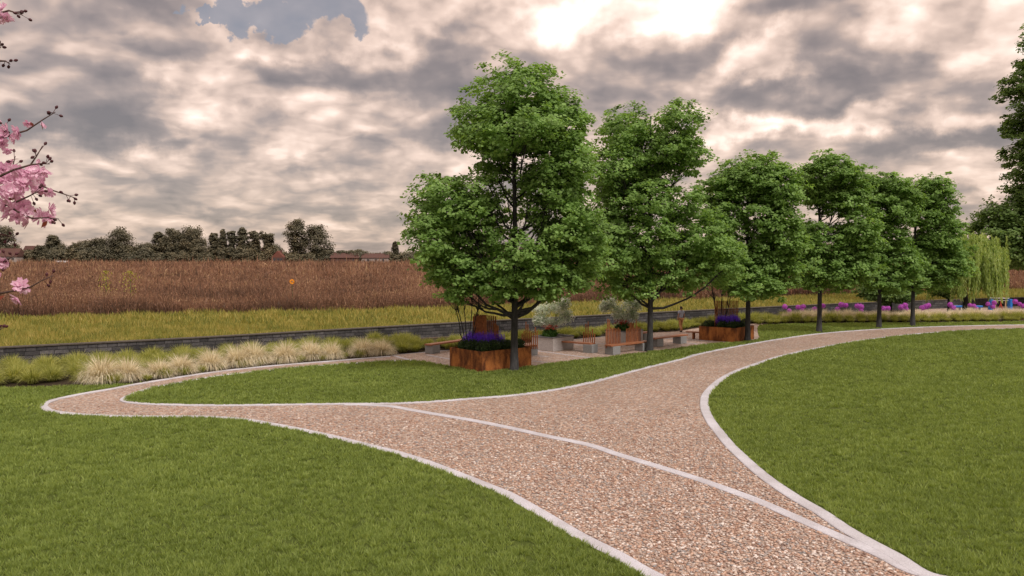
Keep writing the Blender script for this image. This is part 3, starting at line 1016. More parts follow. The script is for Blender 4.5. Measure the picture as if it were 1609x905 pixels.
def willow():
    Y = 69.5
    bx = P(1516, 480, Y)[0]
    root = thing('willow_tree', 'pale yellow green weeping willow at the far end of the tree row', 'tree', (bx, Y, 0))
    mb = MB()
    mb.tube([(0, 0, -.1), (.05, 0, 1.5), (-.05, .1, 3.2), (0, 0, 5.6)], [.25, .2, .16, .05], 8)
    tips = []
    for k in range(80):
        a = rs.rand() * 2 * math.pi
        r = 2.3 * math.sqrt(rs.rand()) + .2
        zt = 6.7 - 0.26 * r * r * 0.9 + rs.randn() * .3
        q = np.array([math.cos(a) * r, math.sin(a) * r, max(2.6, zt)])
        limb(mb, (0, 0, 2.0 + rs.rand() * 2.6), q, .05, .015, -0.2, 5, n=5)
        tips.append(q)
    mb.build('trunk', M_bark, root, smooth=True)
    C, tn = [], []
    sb = MB()
    for q in tips:
        for j in range(13):
            p = q + rs.randn(3) * np.array([.42, .42, .2])
            ln = min(p[2] - .7, 1.2 + rs.rand() * 2.6)
            if ln < .3: continue
            k = int(ln * 20)
            zz = np.linspace(0, 1, k)
            out = p[:2] / (np.linalg.norm(p[:2]) + .1)
            C.append(np.stack([p[0] + out[0] * .25 * zz + rs.randn(k) * .05, p[1] + out[1] * .25 * zz + rs.randn(k) * .05, p[2] - zz * ln], 1))
            tn.append(np.full(k, rs.rand() * .6) + rs.rand(k) * .4)
    C = np.concatenate(C); tn = np.concatenate(tn)
    n = len(C)
    ang = rs.rand(n) * 2 * math.pi
    U = np.stack([np.cos(ang), np.sin(ang), np.zeros(n)], 1)
    D = np.array([0, 0, -1.0]) + rs.randn(n, 3) * .22
    w, l = .055, .26
    V = np.stack([C + U * w, C + D * l * .5 + U * w * .4, C + D * l, C - U * w], 1).reshape(-1, 3)
    mesh_np('crown', V, np.arange(n * 4).reshape(n, 4), M_willow, root, attr=tn)


willow()

# ------------------------------------------------------------------ plants
def puff(name, mat, parent, centre, r, n, size, flat=0.9, up=0.5):
    g = rs.randn(n, 3)
    g /= np.linalg.norm(g, axis=1, keepdims=True)
    rad = 0.45 + 0.55 * rs.rand(n, 1)**0.5
    bump = 1 + .16 * np.sin(g[:, :1] * 7 + centre[0] * 5) * np.sin(g[:, 1:2] * 6 + g[:, 2:] * 5)
    C = np.array(centre) + g * np.array(r) * rad * bump
    C[:, 2] = np.maximum(C[:, 2], centre[2] - r[2] * .9)
    N = g * .6 + np.array([0, 0, up]) + rs.randn(n, 3) * .5
    N /= np.linalg.norm(N, axis=1, keepdims=True)
    V, Fc = leaf_quads(C, N, size * (0.6 + .8 * rs.rand(n)), .55)
    return mesh_np(name, V, Fc, mat, parent, attr=rs.rand(n))


def tuft_mesh(n, ln, w, spread, sag, base_r, mat, name, z0=0.0, tip=0.0, seg=3):
    a = rs.rand(n) * 2 * math.pi
    el = np.clip(rs.rand(n)**0.7 * spread, 0, 1.45)
    L = ln * (0.65 + .45 * rs.rand(n))
    bx, by = np.cos(a) * base_r * rs.rand(n), np.sin(a) * base_r * rs.rand(n)
    pa = rs.rand(n) * 2 * math.pi
    V = np.empty((n, 2 * seg + 1, 3), np.float32)
    for i in range(seg + 1):
        t = i / seg
        e = el * (0.55 + 0.45 * t) + sag * t * t * el
        r = L * t * np.sin(np.clip(e, 0, 2.1)) * .9
        z = L * t * np.cos(np.clip(e * .8, 0, 1.9)) + z0
        x, y = bx + np.cos(a) * r, by + np.sin(a) * r
        ww = w * (1 - .35 * t)
        if i < seg:
            V[:, 2 * i] = np.stack([x - np.cos(pa) * ww / 2, y - np.sin(pa) * ww / 2, z], 1)
            V[:, 2 * i + 1] = np.stack([x + np.cos(pa) * ww / 2, y + np.sin(pa) * ww / 2, z], 1)
        else:
            V[:, 2 * i] = np.stack([x, y, z], 1)
    V[:, :, 2] = np.maximum(V[:, :, 2], 0.02)
    b = (np.arange(n) * (2 * seg + 1))[:, None]
    tri = []
    for i in range(seg - 1):
        q = 2 * i
        tri += [[q, q + 1, q + 3], [q, q + 3, q + 2]]
    tri.append([2 * seg - 2, 2 * seg - 1, 2 * seg])
    Fc = (b[:, :, None] + np.array(tri)[None]).reshape(-1, 3)
    tn = np.repeat(rs.rand(n), len(tri))
    return V.reshape(-1, 3), Fc, tn


def shared(name, arrs, mat):
    V, Fc, tn = arrs
    o = mesh_np(name, V, Fc, mat, attr=tn)
    d = o.data
    bpy.data.objects.remove(o)
    return d


green_v = [shared('green_tuft', tuft_mesh(700, .86, .022, 1.15, .6, .16, M_tuft, ''), M_tuft) for _ in range(3)]
low_v = [shared('low_tuft', tuft_mesh(420, .48, .022, 1.1, .4, .16, M_tuft, ''), M_tuft) for _ in range(2)]
feather_leaf = [shared('feather_leaves', tuft_mesh(260, .50, .022, 1.25, .5, .15, M_tuft, ''), M_tuft) for _ in range(2)]
feather_plume = [shared('feather_plumes', tuft_mesh(1300, 1.0, .018, 1.35, 1.15, .16, M_plume, '', z0=.05), M_plume) for _ in range(3)]


def place_tuft(x, y, kind, sc, label, group):
    if kind == 'feather':
        r = thing('feather_grass', label, 'ornamental grass', (x, y, .012), rs.rand() * 6.28, group)
        r['kind'] = 'thing'
        link('leaves', feather_leaf[rs.randint(2)], r)
        link('plumes', feather_plume[rs.randint(3)], r)
    else:
        r = link('green_grass_tuft', (green_v[rs.randint(3)] if kind == 'green' else low_v[rs.randint(2)]))
        r.location = (x, y, .012)
        r.rotation_euler = (0, 0, rs.rand() * 6.28)
        tag(r, label, 'ornamental grass', group, 'thing')
    r.scale = (sc, sc, sc * rs.uniform(.88, 1.12))


def at_line(L, s):
    L = np.asarray(L)
    d = np.concatenate([[0], np.cumsum(np.linalg.norm(np.diff(L, axis=0), axis=1))])
    return np.array([np.interp(s, d, L[:, 0]), np.interp(s, d, L[:, 1])]), d[-1]


gA = 'beige feather grasses beside the curved path'
gB = 'yellow green grasses against the left stretch of wall'
lineA = offset_line(smooth_line(GL([(150, 607), (204, 604), (250, 598), (298.5, 590.5), (348, 583.5), (430, 574.5), (512, 568), (606, 560.5)]), 4), -0.75)
tot = at_line(lineA, 0)[1]
s = 0.2
while s < tot:
    p, _ = at_line(lineA, s)
    place_tuft(p[0] + rs.randn() * .1, p[1] + rs.randn() * .12, 'feather', rs.uniform(.85, 1.12), 'feathery beige ornamental grass in the front row beside the curved gravel path', gA)
    s += rs.uniform(.95, 1.4)
s = .6
while s < tot:
    p, _ = at_line(offset_line(lineA, .42), s)
    place_tuft(p[0], p[1], 'low', rs.uniform(.65, 1.0), 'low green grass tuft at the foot of the beige feather grasses', 'low tufts in front of the feather grasses')
    s += rs.uniform(.7, 1.3)
# green grasses between these and the wall
for row, (off, k0) in enumerate(((1.0, 0), (1.9, 0), (2.8, .5))):
    for s in np.arange(0, 34, .95):
        p, _ = at_line(wallL, 38 + s) if False else (None, None)
wl = np.asarray(wallL)


def wall_x(x):
    return np.interp(x, wl[:, 0], wl[:, 1])


for x in np.arange(-27, -6.0, .95):
    yw = wall_x(x)
    for k, off in enumerate((2.0, 2.8, 3.6, 4.4, 5.2, 6.0, 6.8, 7.6)):
        yy = yw - off * 1.22
        xx = x + rs.randn() * .18 + (k % 2) * .4
        # keep out of the lawn, the path and the feather row
        if in_poly(np.array([xx, xx, xx + .45]), np.array([yy - .45, yy, yy - .3]), lawnL).any(): continue
        q = lineA[np.argmin(((lineA - np.array([xx, yy]))**2).sum(1))]
        if xx > lineA[0, 0] and (yy < q[1] + .55 or np.linalg.norm(q - np.array([xx, yy])) < .65): continue
        if abs(xx) > .69 * yy + 1.0: continue
        place_tuft(xx, yy, 'green', rs.uniform(.72, .98), 'yellow green fountain grass in the bed against the left stretch of stone wall', gB)
# bed behind the plaza
pf = np.array(smooth_line(plaza_far, 4))
gC = 'green grasses between plaza and wall'
tot = at_line(pf, 0)[1]
for k, off in enumerate((-.45, -1.25, -2.05)):
    Lk = offset_line(pf, off)
    for s in np.arange(.1, tot, .9):
        p, _ = at_line(Lk, s + .4 * (k % 2))
        if p[1] > wall_x(p[0]) - .5: continue
        place_tuft(p[0] + rs.randn() * .12, p[1] + rs.randn() * .12, 'green' if k else 'low', rs.uniform(.6, .82) if k else rs.uniform(.8, 1.1), 'green grass tuft in the bed between the paved plaza and the stone wall', gC)
# long bed on the right
front = smooth_line(GL([(1192, 510), (1268, 508.2), (1337, 507.4), (1419, 507.3), (1520, 506), (1609, 504.8), (1720, 504)]), 4)
tot = at_line(front, 0)[1]
for k, (off, kind) in enumerate(((-.45, 'low'), (-1.15, 'green'), (-1.9, 'feather'), (-2.7, 'feather'))):
    Lk = offset_line(front, off)
    for s in np.arange(.1, tot, .88):
        p, _ = at_line(Lk, s + .4 * (k % 2))
        kd = kind
        if kind == 'feather' and p[0] < 22 and k == 3: kd = 'green'
        if kind == 'feather' and p[0] < 21: kd = 'green'
        lab = {'low': 'low green grass tuft along the lawn strip under the last trees', 'green': 'green grass tuft in the long bed behind the last trees',
               'feather': 'beige topped feather grass in the long bed behind the last trees'}[kd]
        place_tuft(p[0] + rs.randn() * .12, p[1] + rs.randn() * .12, kd, rs.uniform(.75, 1.0), lab,
                   {'low': 'low tufts along the lawn strip', 'green': 'green grasses behind the last trees', 'feather': 'feather grasses behind the last trees'}[kd])


def allium(px, py, heads, label):
    Y = 66.5
    x = P(px, py, Y)[0]
    r = thing('allium', label, 'flower', (x, Y, .012), 0, 'purple alliums above the far grasses')
    for dx, dpy, rad in heads:
        hz = P(px + dx, py + dpy, Y)[2]
        hx = dx * Y / F
        MB().tube([(hx * .5, 0, 0), (hx * .9, .02, hz * .5), (hx, 0, hz)], [.014, .012, .01], 5).build('stem', M_stem, r)
        n = 420
        g = rs.randn(n, 3)
        g /= np.linalg.norm(g, axis=1, keepdims=True)
        V, Fc = leaf_quads(np.array([hx, 0, hz]) + g * rad * (1.15 if px < 1500 else .95) * (.75 + .25 * rs.rand(n, 1)), g + rs.randn(n, 3) * .35, .06, .7)
        mesh_np('flower_head', V, Fc, M_allium, r, attr=rs.rand(n))


AL = [(1236, 486, [(-3, -4, .2), (4, 3, .2)], 'twin purple allium heads farthest left, left of the fourth trunk'),
      (1258, 484, [(-4, -1, .19), (2, 3, .17), (4, -2, .19)], 'three purple allium heads just left of the fourth trunk'),
      (1286, 483, [(-6, 3, .19), (7, -2, .19)], 'two purple allium heads either side of the fourth trunk'),
      (1322, 481, [(-6, 5, .19), (0, -2, .22), (7, -1, .18)], 'three purple allium heads in a rising line, right of the fourth trunk'),
      (1351, 484, [(-4, -3, .2), (2, -2, .22), (2, 4, .18)], 'tight purple allium bunch just left of the fifth trunk'),
      (1391, 485, [(-3, 0, .2), (4, 0, .2)], 'two purple allium heads right of the fifth trunk'),
      (1419, 482, [(-3, 1, .22), (3, -2, .2), (5, 4, .18)], 'purple allium bunch just left of the sixth trunk'),
      (1452, 482, [(-3, 2, .22), (3, 0, .22), (7, -2, .18)], 'purple allium bunch right of the sixth trunk'),
      (1495, 481, [(-2, -2, .2), (3, 3, .2)], 'two purple allium heads under the willow'),
      (1528, 481, [(-4, -1, .2), (2, 0, .2), (6, 4, .18)], 'purple allium bunch between the two low blue play tables'),
      (1556, 480, [(-4, -2, .2), (4, 2, .22), (6, -4, .22)], 'purple allium bunch touching the left post of the blue play frame'),
      (1599, 478, [(-4, -4, .24), (3, 0, .2), (9, 3, .22)], 'purple allium bunch touching the right post of the blue play frame')]
for a in AL: allium(*a)

# ------------------------------------------------------------------ planters, benches
TH = math.radians(41)


def rods(parent, spots, r=.026):
    for x, y, z0, z1 in spots:
        MB().tube([(x, y, z0), (x, y, z1)], [r, r], 7).build('rod', M_rod, parent)


def corten_planter(label, corner, th_r, wl_, wr_, h, flip=False):
    """corner = near corner; right face runs along th_r for wr_, left face at right angles for wl_"""
    r = thing('corten_planter', label, 'planter', (corner[0], corner[1], 0), th_r)
    # local: x along the right face, y along the left face
    t = .03
    for nm, c, sz in (('side_panel', (wr_ / 2, t / 2), (wr_, t)), ('side_panel', (t / 2, wl_ / 2 + t / 2 + .002), (t, wl_ - t)), ('side_panel', (wr_ / 2 + t / 2, wl_ - t / 2 + .002), (wr_ - t - .004, t)), ('side_panel', (wr_ - t / 2, wl_ / 2), (t, wl_ - 2 * t))):
        MB().box((c[0], c[1], .005), (sz[0], sz[1], h), 0, .004).build(nm, M_corten, r)
    MB().box((wr_ / 2, wl_ / 2, .1), (wr_ - 2 * t - .01, wl_ - 2 * t - .01, h - .2), 0, 0).build('soil', M_soil, r)
    return r


def loc2w(root, p):
    a = root.rotation_euler.z
    return (root.location.x + math.cos(a) * p[0] - math.sin(a) * p[1], root.location.y + math.sin(a) * p[0] + math.cos(a) * p[1])


def planter_plants(root, wl_, wr_, h, which, shrubs, violets):
    for i, (x, y, r) in enumerate(shrubs):
        X, Yy = loc2w(root, (x, y))
        o = thing('evergreen_shrub', 'dark green rounded shrub, one of the edging shrubs of the ' + which + ' planter', 'shrub', (X, Yy, h - .1), 0, 'edging shrubs in the ' + which + ' planter')
        puff('foliage', M_darkshrub, o, (0, 0, r * .72), (r, r, r * .8), 1500, .07)
        MB().tube([(0, 0, 0), (0, 0, r * .6)], [.02, .015], 5).build('stem', M_bark, o)
    for i, (x, y, w) in enumerate(violets):
        X, Yy = loc2w(root, (x, y))
        o = thing('violet_flower_clump', 'clump of violet flower spikes in the ' + which + ' planter behind its shrubs', 'flowers', (X, Yy, h - .1), 0, 'violet flowers in the ' + which + ' planter')
        n = 260
        a, q = rs.rand(n) * 6.28, np.sqrt(rs.rand(n)) * w
        bx, by = np.cos(a) * q, np.sin(a) * q
        top = .72 + rs.randn(n) * .085 - .18 * (q / w)**2
        V, Fc = [], []
        pts = []
        for k in range(9):
            pts.append(np.stack([bx * (1 + .02 * k) + rs.randn(n) * .006, by * (1 + .02 * k) + rs.randn(n) * .006, top - k * .035], 1))
        C = np.concatenate(pts)
        N = rs.randn(len(C), 3)
        N /= np.linalg.norm(N, axis=1, keepdims=True)
        V, Fc = leaf_quads(C, N, np.full(len(C), .036), .7)
        mesh_np('petals', V, Fc, M_purple, o, attr=rs.rand(len(C)))
        puff('leaves', M_darkshrub, o, (0, 0, .26), (w, w, .3), 900, .09)


def multi_stem(root, p, h0, which):
    X, Yy = loc2w(root, p)
    lab = 'slender multi stemmed tree growing out of the ' + which + ' rusty planter'
    t = thing('multi_stem_tree', lab, 'tree', (X, Yy, h0 - .1), 0, 'multi stemmed trees in the steel planters')
    mb = MB()
    cs = []
    for k in range(6):
        a = k * 1.05 + .3
        e = np.array([math.cos(a) * (.7 + .25 * rs.rand()), math.sin(a) * (.7 + .25 * rs.rand()), 2.9 + .7 * rs.rand()])
        b = np.array([math.cos(a) * .07, math.sin(a) * .07, 0])
        lp = limb(mb, b, e, .034, .014, .35, 6, .03)
        for j in range(6):
            q = e + rs.randn(3) * np.array([.5, .5, .35])
            limb(mb, lp[4], q, .013, .005, .05, 3, n=4)
            cs.append(q)
    mb.build('trunk', M_bark, t, smooth=True)
    cs = np.array(cs)
    o = cs / np.linalg.norm(cs, axis=1, keepdims=True)
    V, Fc, tn = clump_leaves(cs, o, 60, np.full(len(cs), .34), .13)
    mesh_np('crown', V, Fc, M_leaf, t, attr=tn + .15)


c1 = G(757, 585)
pl1 = corten_planter('rusty steel planter nearest the view, behind the tallest tree trunk', c1, TH, 2.35, 2.95, .90)
planter_plants(pl1, 2.35, 2.95, .90, 'near rusty',
               [(.40, .40, .36), (.35, 1.05, .36), (.38, 1.7, .34), (1.0, .38, .36), (1.65, .36, .34), (2.45, .38, .34), (2.05, .5, .30)],
               [(.85, 1.35, .42), (1.0, .95, .42), (1.55, .85, .40), (1.45, 1.35, .38), (.75, 1.85, .30)])
scr = thing('rod_screen', 'tall folded screen of close set rusty rods in the near planter', 'screen', (*loc2w(pl1, (0, 0)), .8), TH)
sp = []
for k in range(11): sp.append((1.10 + k * .002, 1.05 + k * .095, 0, 1.62 - .012 * k))
for k in range(12): sp.append((1.16 + k * .085, 1.95 - k * .035, 0, 1.62 - k * .012))
for k in range(3): sp.append((1.45 + .07 * k, .85 - .03 * k, 0, 1.22 - .05 * k))
rods(scr, sp, .034)
MB().tube([(1.10, 1.0, .95), (1.12, 2.02, .95)], [.015, .015], 6).tube([(1.12, 2.0, .95), (2.12, 1.57, .95)], [.015, .015], 6).build('rail', M_rod, scr)
multi_stem(pl1, (.75, 1.95), .90, 'near')

c2 = G(1155, 538)
TH2 = math.radians(50)
pl2 = corten_planter('rusty steel planter at the far end of the plaza near the walking person', c2, TH2, 2.35, 2.75, .84)
planter_plants(pl2, 2.35, 2.75, .84, 'far rusty',
               [(.38, .40, .32), (.36, 1.0, .32), (.38, 1.9, .34), (.9, .38, .30), (1.5, .36, .30), (2.3, .4, .34), (.7, 1.6, .30)],
               [(.8, .85, .38), (1.2, .7, .38), (1.6, .8, .36), (.75, 1.3, .34)])
scr2 = thing('rod_screen', 'comb like screen of upright rusty rods in the far planter', 'screen', (*loc2w(pl2, (0, 0)), .76), 0)
ox, oy = loc2w(pl2, (0, 0))
sp = []
for k in range(17):
    X, Yw, Z = P(1124 + k * 2.24, 472.5, 49.3)
    sp.append((X - ox, Yw - oy + .004 * k, 0, Z - .76))
for X0 in (1124.6, 1127.6):
    X, Yw, Z = P(X0, 472.5, 48.35)
    sp.append((X - ox, Yw - oy + .12, 0, Z - .76))
rods(scr2, sp, .027)
a_, b_ = P(1123, 486, 49.34), P(1161, 486, 49.34)
MB().tube([(a_[0] - ox, a_[1] - oy, a_[2] - .76), (b_[0] - ox, b_[1] - oy + .06, b_[2] - .76)], [.02, .02], 6).build('rail', M_rod, scr2)
multi_stem(pl2, (1.25, 1.45), .84, 'far')
# timber seat fixed along the far planter
st = thing('planter_bench', 'cantilevered timber seat along the left face of the far rusty planter', 'bench', (*G(1108, 533.5), 0), math.radians(148))
MB().box((0, 0, .40), (2.35, .46, .07), 0, .01).build('seat', M_seat, st)
MB().box((-.3, .02, .08), (.08, .34, .318), 0, .004).box((.72, .02, .01), (.08, .34, .388), 0, .004).build('bracket', M_rod, st)


def granite_planter(label, corner, th, a, b, h):
    r = thing('granite_planter', label, 'planter', (corner[0], corner[1], 0), th, 'granite planters with pale shrubs')
    t = .1
    for c, sz in (((a / 2, t / 2), (a, t)), ((t / 2, b / 2 + t / 2), (t, b - t - .004)), ((a / 2 + t / 2, b - t / 2), (a - t - .004, t)), ((a - t / 2, b / 2), (t, b - 2 * t - .006))):
        MB().box((c[0], c[1], .004), (sz[0], sz[1], h), 0, .006).build('side_panel', M_granite, r)
    cp = MB()
    o, w = .03, .17
    cp.box((a / 2, w / 2 - o, h + .006), (a + 2 * o, w, .05), 0, .005).box((a / 2, b - w / 2 + o, h + .006), (a + 2 * o, w, .05), 0, .005)
    cp.box((w / 2 - o, b / 2, h + .006), (w, b + 2 * o - 2 * w - .004, .05), 0, .005).box((a - w / 2 + o, b / 2, h + .006), (w, b + 2 * o - 2 * w - .004, .05), 0, .005)
    cp.build('coping', M_coping, r)
    MB().box((a / 2, b / 2, .1), (a - 2 * t - .01, b - 2 * t - .01, h - .16), 0, 0).build('soil', M_soil, r)
    return r


def pale_shrub(root, p, h, label, Y, lobes):
    X, Yy = loc2w(root, p)
    t = thing('variegated_shrub', label, 'shrub', (X, Yy, h - .08), 0, 'pale leaved standard shrubs')
    mb = MB()
    mb.tube([(0, 0, 0), (.02, 0, .45), (0, .02, .8)], [.035, .03, .025], 6)
    cs, vs = [], []
    for px, py, rx, ry in lobes:
        c = np.array(P(px, py, Yy)) - np.array([X, Yy, h - .08])
        rm = np.array([rx, (rx + ry) / 2, ry]) * Yy / F
        limb(mb, (0, .01, .7), c, .02, .008, -.1, 4, n=5)
        g = rs.randn(26, 3)
        g /= np.linalg.norm(g, axis=1, keepdims=True)
        q = c + g * rm * (.5 + .5 * rs.rand(26, 1))
        cs.append(q)
        for s_ in q[:8]: limb(mb, c, s_, .008, .004, 0, 2, n=4)
    mb.build('stems', M_twig, t)
    cs = np.concatenate(cs)
    V, Fc, tn = clump_leaves(cs, rs.randn(len(cs), 3) * .3, 52, np.full(len(cs), .24), .08, flat=.9, droop=0)
    mesh_np('foliage', V, Fc, M_silver, t, attr=tn)


def spiky(root, p, h, label):
    X, Yy = loc2w(root, p)
    t = thing('red_flowering_plant', label, 'plant', (X, Yy, h - .08), 0, 'red flowering plants in the granite planters')
    puff('leaves', M_plantgreen, t, (0, 0, .22), (.42, .42, .32), 900, .16, up=.2)
    n = 70
    a, q = rs.rand(n) * 6.28, rs.rand(n) * .45
    C = np.stack([np.cos(a) * q, np.sin(a) * q, .5 + rs.rand(n) * .22], 1)
    C = np.repeat(C, 7, 0) + rs.randn(n * 7, 3) * .035
    N = rs.randn(len(C), 3)
    N /= np.linalg.norm(N, axis=1, keepdims=True)
    V, Fc = leaf_quads(C, N, np.full(len(C), .05), .8)
    mesh_np('petals', V, Fc, M_red, t)


TH3 = math.radians(50)
g1 = granite_planter('pale granite planter in the middle of the plaza, right of the tallest tree trunk', G(869, 552.5), TH3, 1.9, 1.45, .70)
pale_shrub(g1, (.95, .75), .7, 'white green leaved shrub in the middle granite planter, with a gap in its crown', 44, [(852, 488, 13, 10), (878, 482, 14, 11), (888, 498, 10, 12), (868, 508, 12, 9), (886, 476, 9, 7), (848, 502, 9, 8)])
spiky(g1, (.7, .75), .7, 'green plant with small red flowers in the middle granite planter')
g2 = granite_planter('pale granite planter half hidden behind the rod backed bench', G(984, 541), TH3, 1.9, 1.45, .70)
pale_shrub(g2, (.95, .75), .7, 'white green leaved shrub in the granite planter behind the rod backed bench', 48, [(956, 474, 12, 8), (968, 486, 13, 11), (990, 480, 13, 11), (1000, 478, 8, 9), (978, 498, 12, 9), (995, 496, 9, 7), (950, 484, 7, 6)])
spiky(g2, (.7, .75), .7, 'green plant with small red flowers in the granite planter behind the rod backed bench')


def block(root, x, y, sx, sy, rz=0.0, h=.40):
    MB().box((x, y, .004), (sx, sy, h), rz, .012).build('support_block', M_block, root)


def bench(label, a, b, wide, blocks, rodspec=(), h=.43, extra=0.0):
    """a, b: ends of the seat on the ground; blocks: (t, sx, sy) along it; rodspec: (t, side, top)"""
    a, b = np.array(a), np.array(b)
    d = b - a
    L = float(np.linalg.norm(d))
    r = thing('bench', label, 'bench', (float((a + b)[0] / 2), float((a + b)[1] / 2), 0), math.atan2(d[1], d[0]), 'timber benches of the plaza')
    MB().box((0, 0, h + .006), (L, wide, .075), 0, .01).build('seat', M_seat, r)
    for t, sx, sy in blocks: block(r, (t - .5) * L, 0, sx, sy, 0, h)
    for t, side, top in rodspec:
        MB().tube([((t - .5) * L, side, h - .1), ((t - .5) * L, side, top)], [.03, .03], 7).build('rod', M_rod, r)
    return r


# left bench running into the near planter
bench('timber bench left of the near rusty planter, on one grey concrete block', G(672, 556), G(738, 546), .46, [(.11, .62, .52), (.92, .4, .5)])
# bench fixed to the granite planter
q0, q1 = G(886, 550), G(931, 554)
rsp = [(1.0 - .075 * k, .2, z) for k, z in zip(range(6), (1.0, 1.25, 1.1, 1.62, 1.5, 1.05))]
bench('timber bench reaching out of the middle granite planter to a block with steel rods', q0, q1, .44, [(.93, .56, .58)], rsp)
# rod screen behind the near planter
q0, q1 = G(829, 553), G(852, 556.5)
# centre bench
q0, q1 = G(955, 557.5), G(1016, 549.8)
L0 = float(np.linalg.norm(np.array(q1) - np.array(q0)))
tops1 = (1.35, 1.85, 1.8, 1.42, 1.34, 1.36, 1.32, 1.28, 1.34, 1.25)
tops2 = (1.25, 1.25, 1.28, 1.55, 1.26, 1.32, 1.25, 1.7, 1.32, 1.27, 1.25)
rsp = [(.02 + .038 * k, .17, z) for k, z in enumerate(tops1)] + [(.53 + .036 * k, .17, z) for k, z in enumerate(tops2)]
bench('timber bench backed by two rows of rusty rods, left of the second tree trunk', q0, q1, .46, [(.12, .60, .56), (.88, .60, .56)], rsp)
# right bench
bench('plain timber bench on two grey blocks, right of the second tree trunk', G(1024, 545), G(1076, 538.3), .46, [(.14, .56, .56), (.84, .60, .56)])
# bench on the second granite planter
bench('timber bench beside the half hidden granite planter, behind the second tree trunk', G(972, 538), G(1019, 534), .44, [(.86, .55, .5)], [(.32 + .035 * k, .2, 1.05 + .05 * (k % 3)) for k in range(8)])
# bench behind the near planter
r = bench('timber bench with stepped rusty rods, half hidden behind the near rusty planter', G(806, 559.0), G(842, 556.8), .44, [(.8, .5, .5)],
          [(.30 + .082 * k, -.26, z) for k, z in enumerate((1.15, 1.3, 1.75, 1.62, 1.3, 1.2, 1.15, 1.45, 1.25))])


# ------------------------------------------------------------------ person
def skin_mesh(name, joints, edges, mat, parent, sub=2):
    me = bpy.data.meshes.new(name)
    names = list(joints)
    me.from_pydata([joints[k][0] for k in names], [(names.index(a), names.index(b)) for a, b in edges], [])
    o = link(name, me)
    md = o.modifiers.new('skin', 'SKIN')
    sv = me.skin_vertices[0].data
    for i, k in enumerate(names):
        r = joints[k][1]
        sv[i].radius = r if isinstance(r, tuple) else (r, r)
        sv[i].use_root = (i == 0)
    sb = o.modifiers.new('sub', 'SUBSURF')
    sb.levels = sb.render_levels = sub
    dg = bpy.context.evaluated_depsgraph_get()
    m2 = bpy.data.meshes.new_from_object(o.evaluated_get(dg))
    bpy.data.objects.remove(o)
    m2.name = name
    m2.materials.clear()
    m2.materials.append(mat)
    m2.polygons.foreach_set('use_smooth', [True] * len(m2.polygons))
    return link(name, m2, parent)


